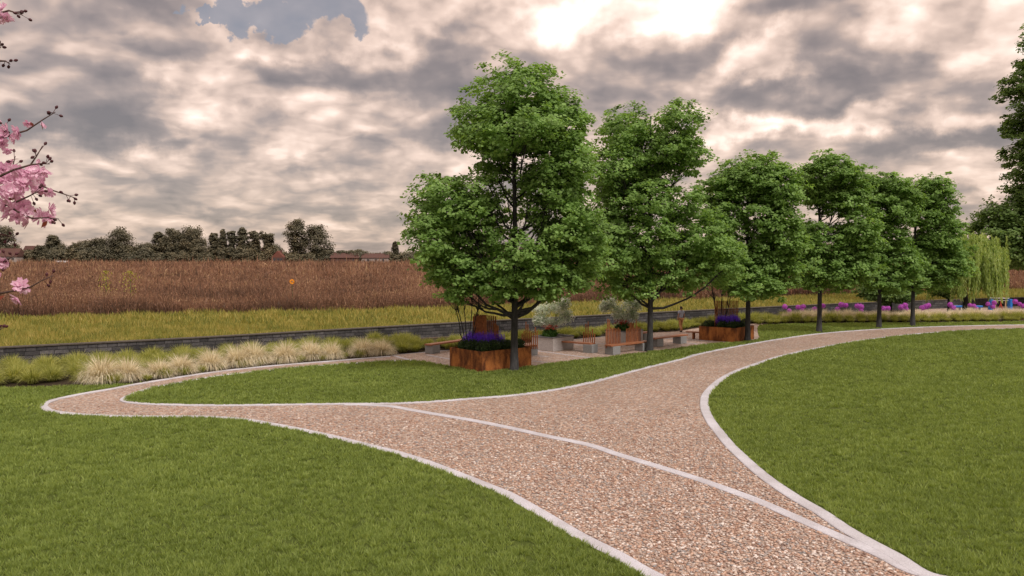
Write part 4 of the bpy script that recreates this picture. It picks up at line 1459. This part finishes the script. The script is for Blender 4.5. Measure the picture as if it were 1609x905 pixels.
def person():
    x, y = G(1070, 521.5)
    r = thing('person', 'person in grey blue t-shirt and tan trousers strolling across the far plaza', 'person', (x, y, 0), math.radians(25))
    # local frame: facing +Y, right hand +X
    J = {'pelvis': ((0, 0, .93), (.13, .10)), 'waist': ((0, .01, 1.08), (.12, .085)), 'chest': ((0, .01, 1.30), (.155, .10)), 'neck0': ((0, 0, 1.46), (.07, .06)), 'neck': ((0, .01, 1.52), .052),
         'head': ((0, .03, 1.63), (.078, .092)), 'crown': ((0, .025, 1.72), (.06, .07)),
         'shR': ((.17, 0, 1.42), .055), 'elR': ((.235, -.05, 1.14), .038), 'wrR': ((.25, .05, .90), .027), 'haR': ((.25, .08, .83), .03), 'fiR': ((.245, .10, .76), .016),
         'shL': ((-.17, 0, 1.42), .055), 'elL': ((-.235, -.02, 1.14), .038), 'wrL': ((-.25, .06, .90), .027), 'haL': ((-.25, .08, .83), .03), 'fiL': ((-.245, .09, .76), .016),
         'hiR': ((.09, 0, .86), .085), 'knR': ((.10, .12, .48), .055), 'anR': ((.10, .02, .10), .038), 'toR': ((.10, .16, .05), .035),
         'hiL': ((-.09, 0, .86), .085), 'knL': ((-.10, -.02, .47), .055), 'anL': ((-.10, -.18, .12), .038), 'toL': ((-.10, -.05, .045), .035)}
    E = [('pelvis', 'waist'), ('waist', 'chest'), ('chest', 'neck0'), ('neck0', 'neck'), ('neck', 'head'), ('head', 'crown')]
    for s_ in 'RL':
        E += [('chest', 'sh' + s_), ('sh' + s_, 'el' + s_), ('el' + s_, 'wr' + s_), ('wr' + s_, 'ha' + s_), ('ha' + s_, 'fi' + s_),
              ('pelvis', 'hi' + s_), ('hi' + s_, 'kn' + s_), ('kn' + s_, 'an' + s_), ('an' + s_, 'to' + s_)]
    skin_mesh('body', J, E, M_skin, r)
    sh = {'pelvis': ((0, 0, .93), (.155, .125)), 'waist': ((0, .01, 1.08), (.15, .115)), 'chest': ((0, .01, 1.30), (.18, .125)), 'neck0': ((0, 0, 1.45), (.085, .075))}
    es = [('pelvis', 'waist'), ('waist', 'chest'), ('chest', 'neck0')]
    for s_, k in (('R', 1), ('L', -1)):
        sh['sh' + s_] = ((k * .175, 0, 1.415), .078)
        sh['sl' + s_] = ((k * .215, -.02, 1.23), .068)
        es += [('chest', 'sh' + s_), ('sh' + s_, 'sl' + s_)]
    skin_mesh('t_shirt', sh, es, M_shirt, r)
    tr = {'pelvis': ((0, 0, .95), (.145, .12))}
    et = []
    for s_ in 'RL':
        for k, rr in (('hi', .105), ('kn', .078), ('an', .062)):
            tr[k + s_] = (J[k + s_][0], rr)
        et += [('pelvis', 'hi' + s_), ('hi' + s_, 'kn' + s_), ('kn' + s_, 'an' + s_)]
    skin_mesh('trousers', tr, et, M_trouser, r)
    for s_ in 'RL':
        a, b = J['an' + s_][0], J['to' + s_][0]
        skin_mesh('shoe', {'a': ((a[0], a[1] - .03, .055), .045), 'm': ((a[0], a[1] + .08, .05), .045), 'b': ((b[0], b[1] + .06, .04), .036)}, [('a', 'm'), ('m', 'b')], M_shoe, r, 1)
    skin_mesh('hair', {'a': ((0, .0, 1.64), (.088, .085)), 'b': ((0, .015, 1.74), (.075, .082)), 'c': ((0, -.035, 1.58), (.06, .05))}, [('a', 'b'), ('a', 'c')], M_hair, r)
    hd = MB()
    hd.tube([(0, .115, 1.64), (0, .145, 1.62)], [.02, .010], 6)
    hd.build('nose', M_skin, r, True)


person()

# ------------------------------------------------------------------ playground beyond the far grasses
def playground():
    Y = 77.0
    o = poly_sheet('play_surface', [(P(1536, 0, Y)[0], 74.5), (P(1640, 0, Y)[0], 74.5), (P(1660, 0, Y)[0], 81.5), (P(1545, 0, Y)[0], 79)], .016, M_sand)
    x0, x1 = P(1567.5, 0, Y)[0], P(1598, 0, Y)[0]
    xm = (x0 + x1) / 2
    r = thing('playground_climber', 'blue and white climbing frame with pale timber posts and a red seat', 'play equipment', (xm, Y, 0.016))
    hw = (x1 - x0) / 2
    for sx in (-1, 1):
        MB().box((sx * hw, 0, 0), (.24, .5, 1.05), 0, .03).build('post', M_blue, r)
        MB().box((sx * (hw - .42), 0, 0), (.09, .09, .93), 0, .01).build('timber_post', M_tan, r)
    MB().tube([(-hw - .2, 0, 1.16), (hw - .1, 0, 1.12)], [.04, .04], 8).build('top_bar', M_white, r)
    MB().tube([(-hw, 0, .93), (hw, 0, .90)], [.025, .025], 8).build('lower_bar', M_white, r)
    MB().tube([(.02, 0, .92), (.05, 0, .55), (.22, 0, .06)], [.03, .05, .04], 6).tube([(.05, 0, .6), (-.12, 0, .2)], [.04, .03], 6).build('red_seat', M_red, r)
    for px, w, lab in ((1513, 1.05, 'low blue play table on the left, under the willow'), (1545, .95, 'low blue play table nearer the blue climbing frame')):
        x = P(px, 0, 76)[0]
        t = thing('play_table', lab, 'play equipment', (x, 76, .016), 0)
        MB().box((0, 0, .32), (w, .5, .16), 0, .02).build('table_top', M_blue, t)
        MB().box((-w * .35, 0, 0), (.1, .4, .318), 0, .01).build('leg', M_white, t)
        MB().box((w * .35, 0, 0), (.1, .4, .318), 0, .01).build('leg', M_white, t)


playground()

# ------------------------------------------------------------------ meadow strip and dry field beyond the wall
def meadow():
    X, Y, Hh, Ww = [], [], [], []
    for y0, y1, dens, w, h in ((30, 60, 95, .05, .42), (60, 130, 26, .10, .48)):
        n = int(2 * (.74 * (y0 + y1) / 2 + 3) * (y1 - y0) * dens)
        x, y = sample_wedge(n, y0, y1, .74, 3)
        k = in_poly(x, y, mead_loop)
        x, y = x[k], y[k]
        pn = .5 + .5 * np.sin(x * .8 + 2 * np.sin(y * .3)) * np.sin(y * .7 + x * .25)
        X.append(x); Y.append(y); Hh.append(h * (.5 + .7 * rs.rand(len(x))) * (.6 + .8 * pn)); Ww.append(np.full(len(x), w) * (.6 + .8 * rs.rand(len(x))))
    x, y = np.concatenate(X), np.concatenate(Y)
    o = blades('meadow_grass', x, y, -.03, np.concatenate(Hh), np.concatenate(Ww), M_meadow, lean=.9, tn=.5 + (rs.rand(len(x)) - .5) * .75)
    tag(o, 'rough yellow green meadow grass just behind the stone wall', 'grass', kind='stuff')


meadow()


def dryfield():
    parts = []
    for y0, y1, dens, w, h in ((40, 95, 30, .11, 1.5), (95, 160, 10, .20, 1.6), (160, 270, 2.4, .42, 1.6), (270, 452, .85, .75, 2.0)):
        n = int(2 * (.74 * (y0 + y1) / 2 + 3) * (y1 - y0) * dens)
        x, y = sample_wedge(n, y0, y1, .74, 3)
        jy = 2.2 * np.sin(x * .5) * np.sin(x * .17 + 1) + rs.randn(len(x)) * 1.3
        k = in_poly(x, y + jy - .6, field_loop)
        x, y = x[k], y[k]
        m = len(x)
        pn = .5 + .5 * np.sin(x * .21 + 2 * np.sin(y * .09)) * np.sin(y * .17 + x * .05)
        hh = h * (.45 + .7 * rs.rand(m)**1.2) * (.7 + .5 * pn) * np.where(rs.rand(m) < .10, 1.6, 1.0)
        # each weed: stalk triangle and a few ragged seed tufts on it
        a = rs.rand(m) * 6.28
        le = rs.randn(m, 2) * .16
        V, tn = [], []
        base = np.stack([x, y, np.full(m, -.04)], 1)
        tip = base + np.stack([le[:, 0] * hh, le[:, 1] * hh, hh], 1)
        d = np.stack([np.cos(a) * w * .25, np.sin(a) * w * .25, np.zeros(m)], 1)
        V.append(np.stack([base - d, base + d, tip], 1)); tn.append(rs.rand(m) * .35 + .1)
        for f, s_ in ((.98, .8), (.82, 1.25), (.62, 1.2), (.4, 1.0)):
            c = base + (tip - base) * f + rs.randn(m, 3) * w * .5
            g = rs.randn(m, 3)
            g2 = rs.randn(m, 3)
            g[:, 2] = np.abs(g[:, 2]) * 2.6
            V.append(np.stack([c - g * w * .42 * s_, c + g2 * w * .24 * s_, c + g * w * .55 * s_], 1))
            tn.append(.22 + .42 * f + (rs.rand(m) - .5) * .55)
        parts.append((np.concatenate(V), np.concatenate(tn)))
    V = np.concatenate([p[0] for p in parts]); tn = np.concatenate([p[1] for p in parts])
    o = mesh_np('dry_weeds', V.reshape(-1, 3), np.arange(len(V) * 3).reshape(-1, 3), M_rust, attr=tn)
    tag(o, 'tall rusty brown dry weeds filling the field beyond the wall', 'weeds', kind='stuff')
    print('weeds tris', len(V))


dryfield()


def tall_weed(px, py, Y, kind, label):
    x, _, z = P(px, py, Y)
    t = thing('tall_yellow_weed' if kind == 'y' else 'sunflower', label, 'plant', (x, Y, -.04))
    MB().tube([(0, 0, 0), (.04, 0, z * .5), (0, 0, z)], [.03, .025, .015], 5).build('stem', M_stem, t)
    if kind == 'y':
        n = 150
        k = rs.rand(n)
        C = np.stack([rs.randn(n) * .42 * (k > .25), rs.randn(n) * .3, z - .1 - (k**2) * z * .75], 1)
        N = rs.randn(n, 3); N /= np.linalg.norm(N, axis=1, keepdims=True)
        V, Fc = leaf_quads(C, N, np.full(n, .22), .6)
        mesh_np('leaves', V, Fc, M_yellow, t)
    else:
        n = 40
        a = np.linspace(0, 6.28, n)
        C = np.stack([np.cos(a) * .17, rs.randn(n) * .03 - .05, np.sin(a) * .17 + z], 1)
        N = np.tile(np.array([0, -1.0, .2]), (n, 1)) + rs.randn(n, 3) * .2
        V, Fc = leaf_quads(C, N, np.full(n, .24), .5)
        mesh_np('petals', V, Fc, M_orange, t)


tall_weed(166, 424, 84, 'y', 'tall yellowish leafy weed, the left of a pair in the dry field')
tall_weed(204, 424, 84, 'y', 'tall yellowish leafy weed, the right of a pair in the dry field')
tall_weed(459, 442, 80, 's', 'single orange sunflower in the dry brown field')

# ------------------------------------------------------------------ tree line and houses on the horizon
def far_tree(px, top, w, label, kind='round', Y=460, base=409, name='distant_tree'):
    x, _, zt = P(px, top, Y)
    r = thing(name, label, 'tree', (x, Y, -.06), 0, 'trees on the horizon')
    hw = w / 2 * Y / F
    MB().tube([(0, 0, 0), (0, 0, zt * .5), (hw * .1, 0, zt * .85)], [hw * .05 + .15, hw * .03 + .1, .05], 6).build('trunk', M_bark, r)
    n = int(70 + 9 * (w / 8 + zt / 3))
    k = rs.rand(n)
    if kind == 'round':
        zc = .12 + .80 * k
        rad = np.sin(np.clip((zc - .02) / .98, 0, 1)**.75 * math.pi)**.6
    elif kind == 'column':
        zc = .15 + .80 * k
        rad = .8 + .3 * np.sin(zc * (6 + px % 5) + px) - .45 * zc**3 * ((px * 7) % 3 > 1)
    else:
        zc = .06 + .90 * k
        rad = (1.02 - zc) * 1.0
    a = rs.rand(n) * 6.28
    rr = np.sqrt(rs.rand(n)) * rad * hw
    cs = np.stack([np.cos(a) * rr, np.sin(a) * rr * .8, zc * zt], 1)
    V, Fc, tn = clump_leaves(cs, np.stack([np.cos(a), np.sin(a), a * 0 + .3], 1), 46, np.full(n, max(.9, hw * .30)), .85, flat=.85, droop=0)
    mesh_np('crown', V, Fc, M_far, r, attr=tn)
    return r


FT = [(3, 352, 46, 'broad dark tree at the left end of the horizon tree line', 'round'), (82, 367, 27, 'small round tree left of the red roofed house on the horizon', 'round'),
      (133, 377, 40, 'low spreading tree just left of the red roofed house', 'round'), (188, 354, 46, 'tall round tree right above the red roof on the horizon', 'round'), (155, 372, 36, 'bushy tree in front of the tall round horizon tree', 'round'),
      (250, 362, 26, 'thin crowned tree at the left of the big middle clump', 'round'), (272, 357, 44, 'upright tree in the big middle clump of the horizon', 'round'), (300, 353, 50, 'tallest broad tree of the big middle clump', 'round'),
      (335, 364, 17, 'first narrow poplar of the horizon row', 'column'), (350, 358, 15, 'second narrow poplar of the horizon row', 'column'), (364, 361, 14, 'third narrow poplar of the horizon row', 'column'),
      (381, 356, 22, 'widest poplar in the middle of the horizon row', 'column'), (402, 361, 21, 'fifth poplar of the horizon row', 'column'), (421, 366, 26, 'last leaning poplar of the horizon row', 'column'),
      (467, 344, 42, 'tall shaggy tree, the left of the pair standing apart on the horizon', 'column'), (499, 354, 48, 'shaggy tree, the right of the pair standing apart on the horizon', 'column'),
      (621, 380, 24, 'single dark conifer near the tallest maple on the horizon', 'cone'), (646, 396, 26, 'low round dark tree beside the horizon conifer', 'round'),
      (520, 390, 16, 'small tree just right of the shaggy pair', 'round'), (566, 394, 16, 'small yellowish tree among the low brown roofs', 'round')]
for a in FT: far_tree(*a)
# hedge bushes in front of the houses: individuals along the field's far edge
hx = -12
i = 0
while hx < 700:
    w = rs.uniform(22, 44)
    far_tree(hx, rs.uniform(384, 400) if hx < 450 else rs.uniform(393, 402), w, 'low dark bush in the hedge at the far edge of the brown field', 'round', Y=454, name='hedge_bush')['group'] = 'bushes along the far edge of the field'
    hx += w * .55
while hx < 1700:
    w = rs.uniform(30, 60)
    far_tree(hx, rs.uniform(380, 398), w, 'low dark bush on the horizon seen between the tree trunks', 'round', Y=454, name='hedge_bush')['group'] = 'bushes on the horizon behind the tree row'
    hx += w * .8

hx = 20
while hx < 680:
    w = rs.uniform(26, 48)
    far_tree(hx, rs.uniform(376, 392) if hx < 440 else rs.uniform(388, 399), w, 'hazy brown green tree in the far belt behind the houses', 'round', Y=500, name='distant_tree')['group'] = 'far belt of trees behind the houses'
    hx += w * .8


def house(px0, px1, eave, ridge, Y, rmat, wmat, label, gable=False):
    x0, x1 = P(px0, eave, Y)[0], P(px1, eave, Y)[0]
    ze, zr = P(px0, eave, Y)[2], P(px0, ridge, Y)[2]
    r = thing('house', label, 'house', ((x0 + x1) / 2, Y, -.06), 0, 'houses on the horizon')
    hw = (x1 - x0) / 2
    dp = 4.5
    MB().box((0, 0, 0), (2 * hw, 2 * dp, ze), 0, 0).build('wall', wmat, r)
    if gable:
        V = [(-hw, -dp - .02, ze), (hw, -dp - .02, ze), (0, -dp - .02, zr), (-hw, dp, ze), (hw, dp, ze), (0, dp, zr)]
        Fc = [(0, 1, 2), (3, 5, 4), (0, 2, 5, 3), (1, 4, 5, 2), (0, 3, 4, 1)]
    else:
        V = [(-hw - .4, -dp - .5, ze), (hw + .4, -dp - .5, ze), (hw + .4, dp + .5, ze), (-hw - .4, dp + .5, ze), (-hw, 0, zr), (hw, 0, zr)]
        Fc = [(0, 1, 5, 4), (2, 3, 4, 5), (0, 4, 3), (1, 2, 5), (0, 3, 2, 1)]
    roof = mesh_py('roof', V, Fc, rmat, r)
    MB().box((hw * .3, 0, zr - 1.4), (.7, .7, 2.0), 0, 0).build('chimney', M_brickred, roof)
    for k in (-.5, .1, .6):
        w = MB().box((hw * k, -dp - .03, max(.9, ze - 2.0)), (1.3, .1, 1.3), 0, 0).build('window', M_pane, r)


house(138, 162, 404, 392, 462, M_roof, M_brickred, 'low house with a bright red roof left of the tall round horizon tree')
house(2, 34, 403, 390, 449, M_roof2, M_render, 'brown roofed house at the far left of the horizon')
house(40, 70, 402, 386, 468, M_roof2, M_brickred, 'dull brown roofed house left of the small round horizon tree')
house(430, 449, 404, 394, 451, M_roof, M_brickred, 'red gabled house with white front between the poplars and the shaggy pair', gable=True)
house(398, 430, 403, 390, 470, M_roof2, M_brickred, 'dark brown roofed house behind the red gabled house')
house(522, 566, 405, 397, 452, M_roof2, M_brickred, 'long low brown roofed house right of the shaggy pair')
house(570, 612, 405, 398, 452, M_roof2, M_render, 'long low brown roofed house left of the dark conifer')
sh = thing('garden_shed', 'small pale shed at the far edge of the brown field', 'shed', (P(97, 410, 447)[0], 447, -.06))
MB().box((0, 0, 0), (7, 4, 2.6), 0, 0).build('wall', M_render, sh)
mesh_py('roof', [(-3.8, -2.3, 2.6), (3.8, -2.3, 2.6), (3.8, 2.3, 2.6), (-3.8, 2.3, 2.6), (-3.8, 0, 3.7), (3.8, 0, 3.7)], [(0, 1, 5, 4), (2, 3, 4, 5), (0, 4, 3), (1, 2, 5), (0, 3, 2, 1)], M_white, sh)

# ------------------------------------------------------------------ flowering cherry at the left edge
def cherry():
    YB = 2.9
    bx, by = -3.75, 3.1
    r = thing('cherry_tree', 'flowering cherry whose pink blossom twigs reach in at the left edge', 'tree', (bx, by, 0))
    o3 = np.array([bx, by, 0])
    mb = MB()
    mb.tube([(0, 0, -.1), (.03, 0, 1.2), (-.02, .03, 2.6), (.05, 0, 3.6), (.1, .02, 4.6), (.05, .05, 6.0), (.1, 0, 7.2)], [.15, .12, .11, .1, .08, .05, .02], 10)
    tw = [  # twigs reaching into view: pixel paths at their own depth
        (2.9, [(-90, 250), (-40, 232), (0, 218), (17, 212), (42, 205), (69, 187), (87, 176)]),
        (2.75, [(-110, 310), (-50, 292), (0, 276.6), (21, 267), (48, 259), (64, 257), (78, 257.7)]),
        (2.75, [(48, 259), (57, 246), (67, 229)]),
        (2.95, [(-80, 262), (-30, 262), (21, 271), (50, 284), (78, 297.6), (101, 305), (118, 311)]),
        (2.85, [(-60, 340), (0, 325), (27, 316.5), (46, 308), (63, 299)]),
        (2.8, [(-90, 300), (-40, 303), (0, 315), (27, 332), (50, 343), (72, 342), (92, 344)]),
        (2.9, [(-110, 440), (-50, 462), (0, 461), (21, 457), (48, 451), (67, 440), (84, 433)]),
        (2.8, [(-80, 30), (-30, 26), (0, 20.6), (14, 16.6), (25, 20), (36, 24)]),
        (2.8, [(-70, 120), (-30, 104), (0, 95.6), (9, 96), (16, 101)]),
        (2.85, [(-70, 100), (-30, 84), (-4, 73), (3, 70)]),
        (2.9, [(-80, 380), (-40, 372), (0, 368), (14, 371), (26, 376)]),
        (2.85, [(-80, 430), (-40, 420), (0, 414), (12, 408), (22, 402)]),
        (2.9, [(-70, 260), (-20, 232), (0, 213), (10, 194)]),
        (2.85, [(-70, 320), (-20, 300), (6, 285), (20, 262), (24, 245)]),
        (2.85, [(-70, 540), (-30, 530), (-4, 520), (3, 516)])]
    tips, starts = [], []
    for Y, pp in tw:
        W3 = [np.array(P(a, b, Y)) - o3 for a, b in pp]
        rr = np.linspace(.006 if pp[0][0] < 0 else .003, .0014, len(W3))
        mb.tube(W3, rr, 6)
        tips.append((W3[-1], W3[-1] - W3[-2]))
        if pp[0][0] < 0: starts.append(W3[0])
    hubs = [np.array([.55, -.1, z]) for z in (4.6, 5.1, 5.55, 6.1)]
    for h in hubs: limb(mb, (.05, 0, h[2] - .9), h, .05, .02, .1, 4)
    for st in starts:
        h = min(hubs, key=lambda q: abs(q[2] - st[2]))
        limb(mb, h, st, .016, .006, .05, 4)
    off = []
    for k in range(26):        # the rest of the crown, left of the view
        a = math.radians(rs.uniform(60, 300))
        q = np.array([math.cos(a) * rs.uniform(.6, 1.9), math.sin(a) * rs.uniform(.6, 1.9), rs.uniform(4.2, 7.2)])
        limb(mb, (.05, 0, q[2] - 1.0), q, .03, .006, .1, 4)
        off.append(q)
    mb.build('trunk', M_twig, r, smooth=True)
    # blossoms: double flowers of many notched petals
    FV, FF, FT_ = [], [], []

    def flower(c, d, s):
        nonlocal FV, FF, FT_
        d = d / np.linalg.norm(d)
        u = np.cross(d, [0.3, 0.2, 1.0]); u /= np.linalg.norm(u)
        v = np.cross(d, u)
        for ring, (m, el, ln) in enumerate(((6, .35, 1.0), (6, .75, .85), (5, 1.1, .6))):
            for k in range(m):
                a = 2 * math.pi * (k + .5 * ring) / m + rs.randn() * .12
                e = el + rs.randn() * .12
                rad = u * math.cos(a) + v * math.sin(a)
                tan = -u * math.sin(a) + v * math.cos(a)
                ax = rad * math.cos(e) + d * math.sin(e)
                L = s * ln * rs.uniform(.85, 1.1)
                w = L * .27
                cup = d * L * .10
                b = len(FV)
                FV += [c, c + ax * L * .55 - tan * w + cup, c + ax * L * .9 - tan * w * .7 + cup * .6, c + ax * L * .86, c + ax * L * .93 + tan * w * .7 + cup * .6, c + ax * L * .55 + tan * w + cup]
                FF += [(b, b + 1, b + 2, b + 3), (b, b + 3, b + 4, b + 5)]
                tt = .25 + .2 * ring + rs.rand() * .35
                FT_ += [tt, tt]
    spots = [(30, 208, 2.9, 1.15), (12, 203, 2.9, 1), (3, 214, 2.9, 1.1), (24, 218, 2.88, .9), (44, 193, 2.9, .6), (70, 196, 2.9, .5), (4, 226, 2.92, 1), (11, 236, 2.85, .6)]
    zone = [(0, 222, 55, 258), (0, 250, 55, 300), (30, 262, 75, 300), (0, 290, 40, 335), (5, 320, 45, 350), (40, 328, 78, 350), (0, 255, 30, 290)]
    for k, cnt in zip(range(7), (2, 17, 15, 15, 9, 8, 8)):
        a, b, c_, d_ = zone[k]
        for _ in range(cnt):
            spots.append((rs.uniform(a, c_), rs.uniform(b, d_), rs.uniform(2.75, 3.05), rs.uniform(.75, 1.15)))
    spots = [s_ for s_ in spots if not (s_[1] < 262 and s_[0] > 38 and s_[1] > 222)]
    spots += [(33, 449, 2.9, 1.1), (28, 468, 2.88, 1.0), (37, 455, 2.92, .8), (6, 411, 2.85, 1.1), (-2, 404, 2.86, .9), (12, 32, 2.8, .9), (5, 14, 2.82, .9), (1, 26, 2.8, 1), (80, 302, 2.9, .8), (2, 432, 2.85, .4), (62, 255, 2.8, .5)]
    bl = MB()
    for px, py, Y, s_ in spots:
        c = np.array(P(px, py, Y)) - o3
        d = np.array([rs.uniform(-.6, .9), rs.uniform(-1, .1), rs.uniform(-.6, .5)])
        flower(c, d, .031 * s_)
    for _ in range(140):       # blossom left of the frame
        q = off[rs.randint(len(off))] + rs.randn(3) * .14
        flower(q, rs.randn(3), .038)
    for _ in range(60):
        flower(np.array(P(rs.uniform(-120, -10), rs.uniform(180, 420), rs.uniform(2.7, 3.1))) - o3, rs.randn(3), .038)
    FV_ = np.array(FV)
    mesh_np('blossom', FV_, np.array(FF), M_petal, r, attr=np.array(FT_))
    bb = MB()
    lf = MB()
    for tip, d in tips:
        bb = MB()
        d = d / np.linalg.norm(d)
        for k in range(rs.randint(4, 7)):
            st = tip - d * rs.uniform(0, .045)
            e = st + d * .006 + rs.randn(3) * np.array([.011, .006, .011])
            bb.tube([st, e], [.0008, .001], 4)
            dd = (e - st); dd = dd / (np.linalg.norm(dd) + 1e-6)
            bb.tube([e, e + dd * .005, e + dd * .011, e + dd * .014], [.002, .0055, .004, .0005], 6)
        bb.build('bud_cluster', M_bud, r, True)
    for px, py in ((50, 195), (22, 309), (16, 313), (53, 329), (66, 198), (0, 468), (24, 250), (70, 352), (43, 333)):
        c = np.array(P(px, py, 2.86)) - o3
        a = rs.randn(3); a /= np.linalg.norm(a)
        b = np.cross(a, rs.randn(3)); b /= np.linalg.norm(b)
        i0 = len(lf.V)
        lf.V += [Vector(c - a * .018), Vector(c + b * .008), Vector(c + a * .018), Vector(c - b * .008)]
        lf.F.append((i0, i0 + 1, i0 + 2, i0 + 3))
    lf.build('leaves', M_bronze, r)


cherry()
print('objects', len(bpy.data.objects))
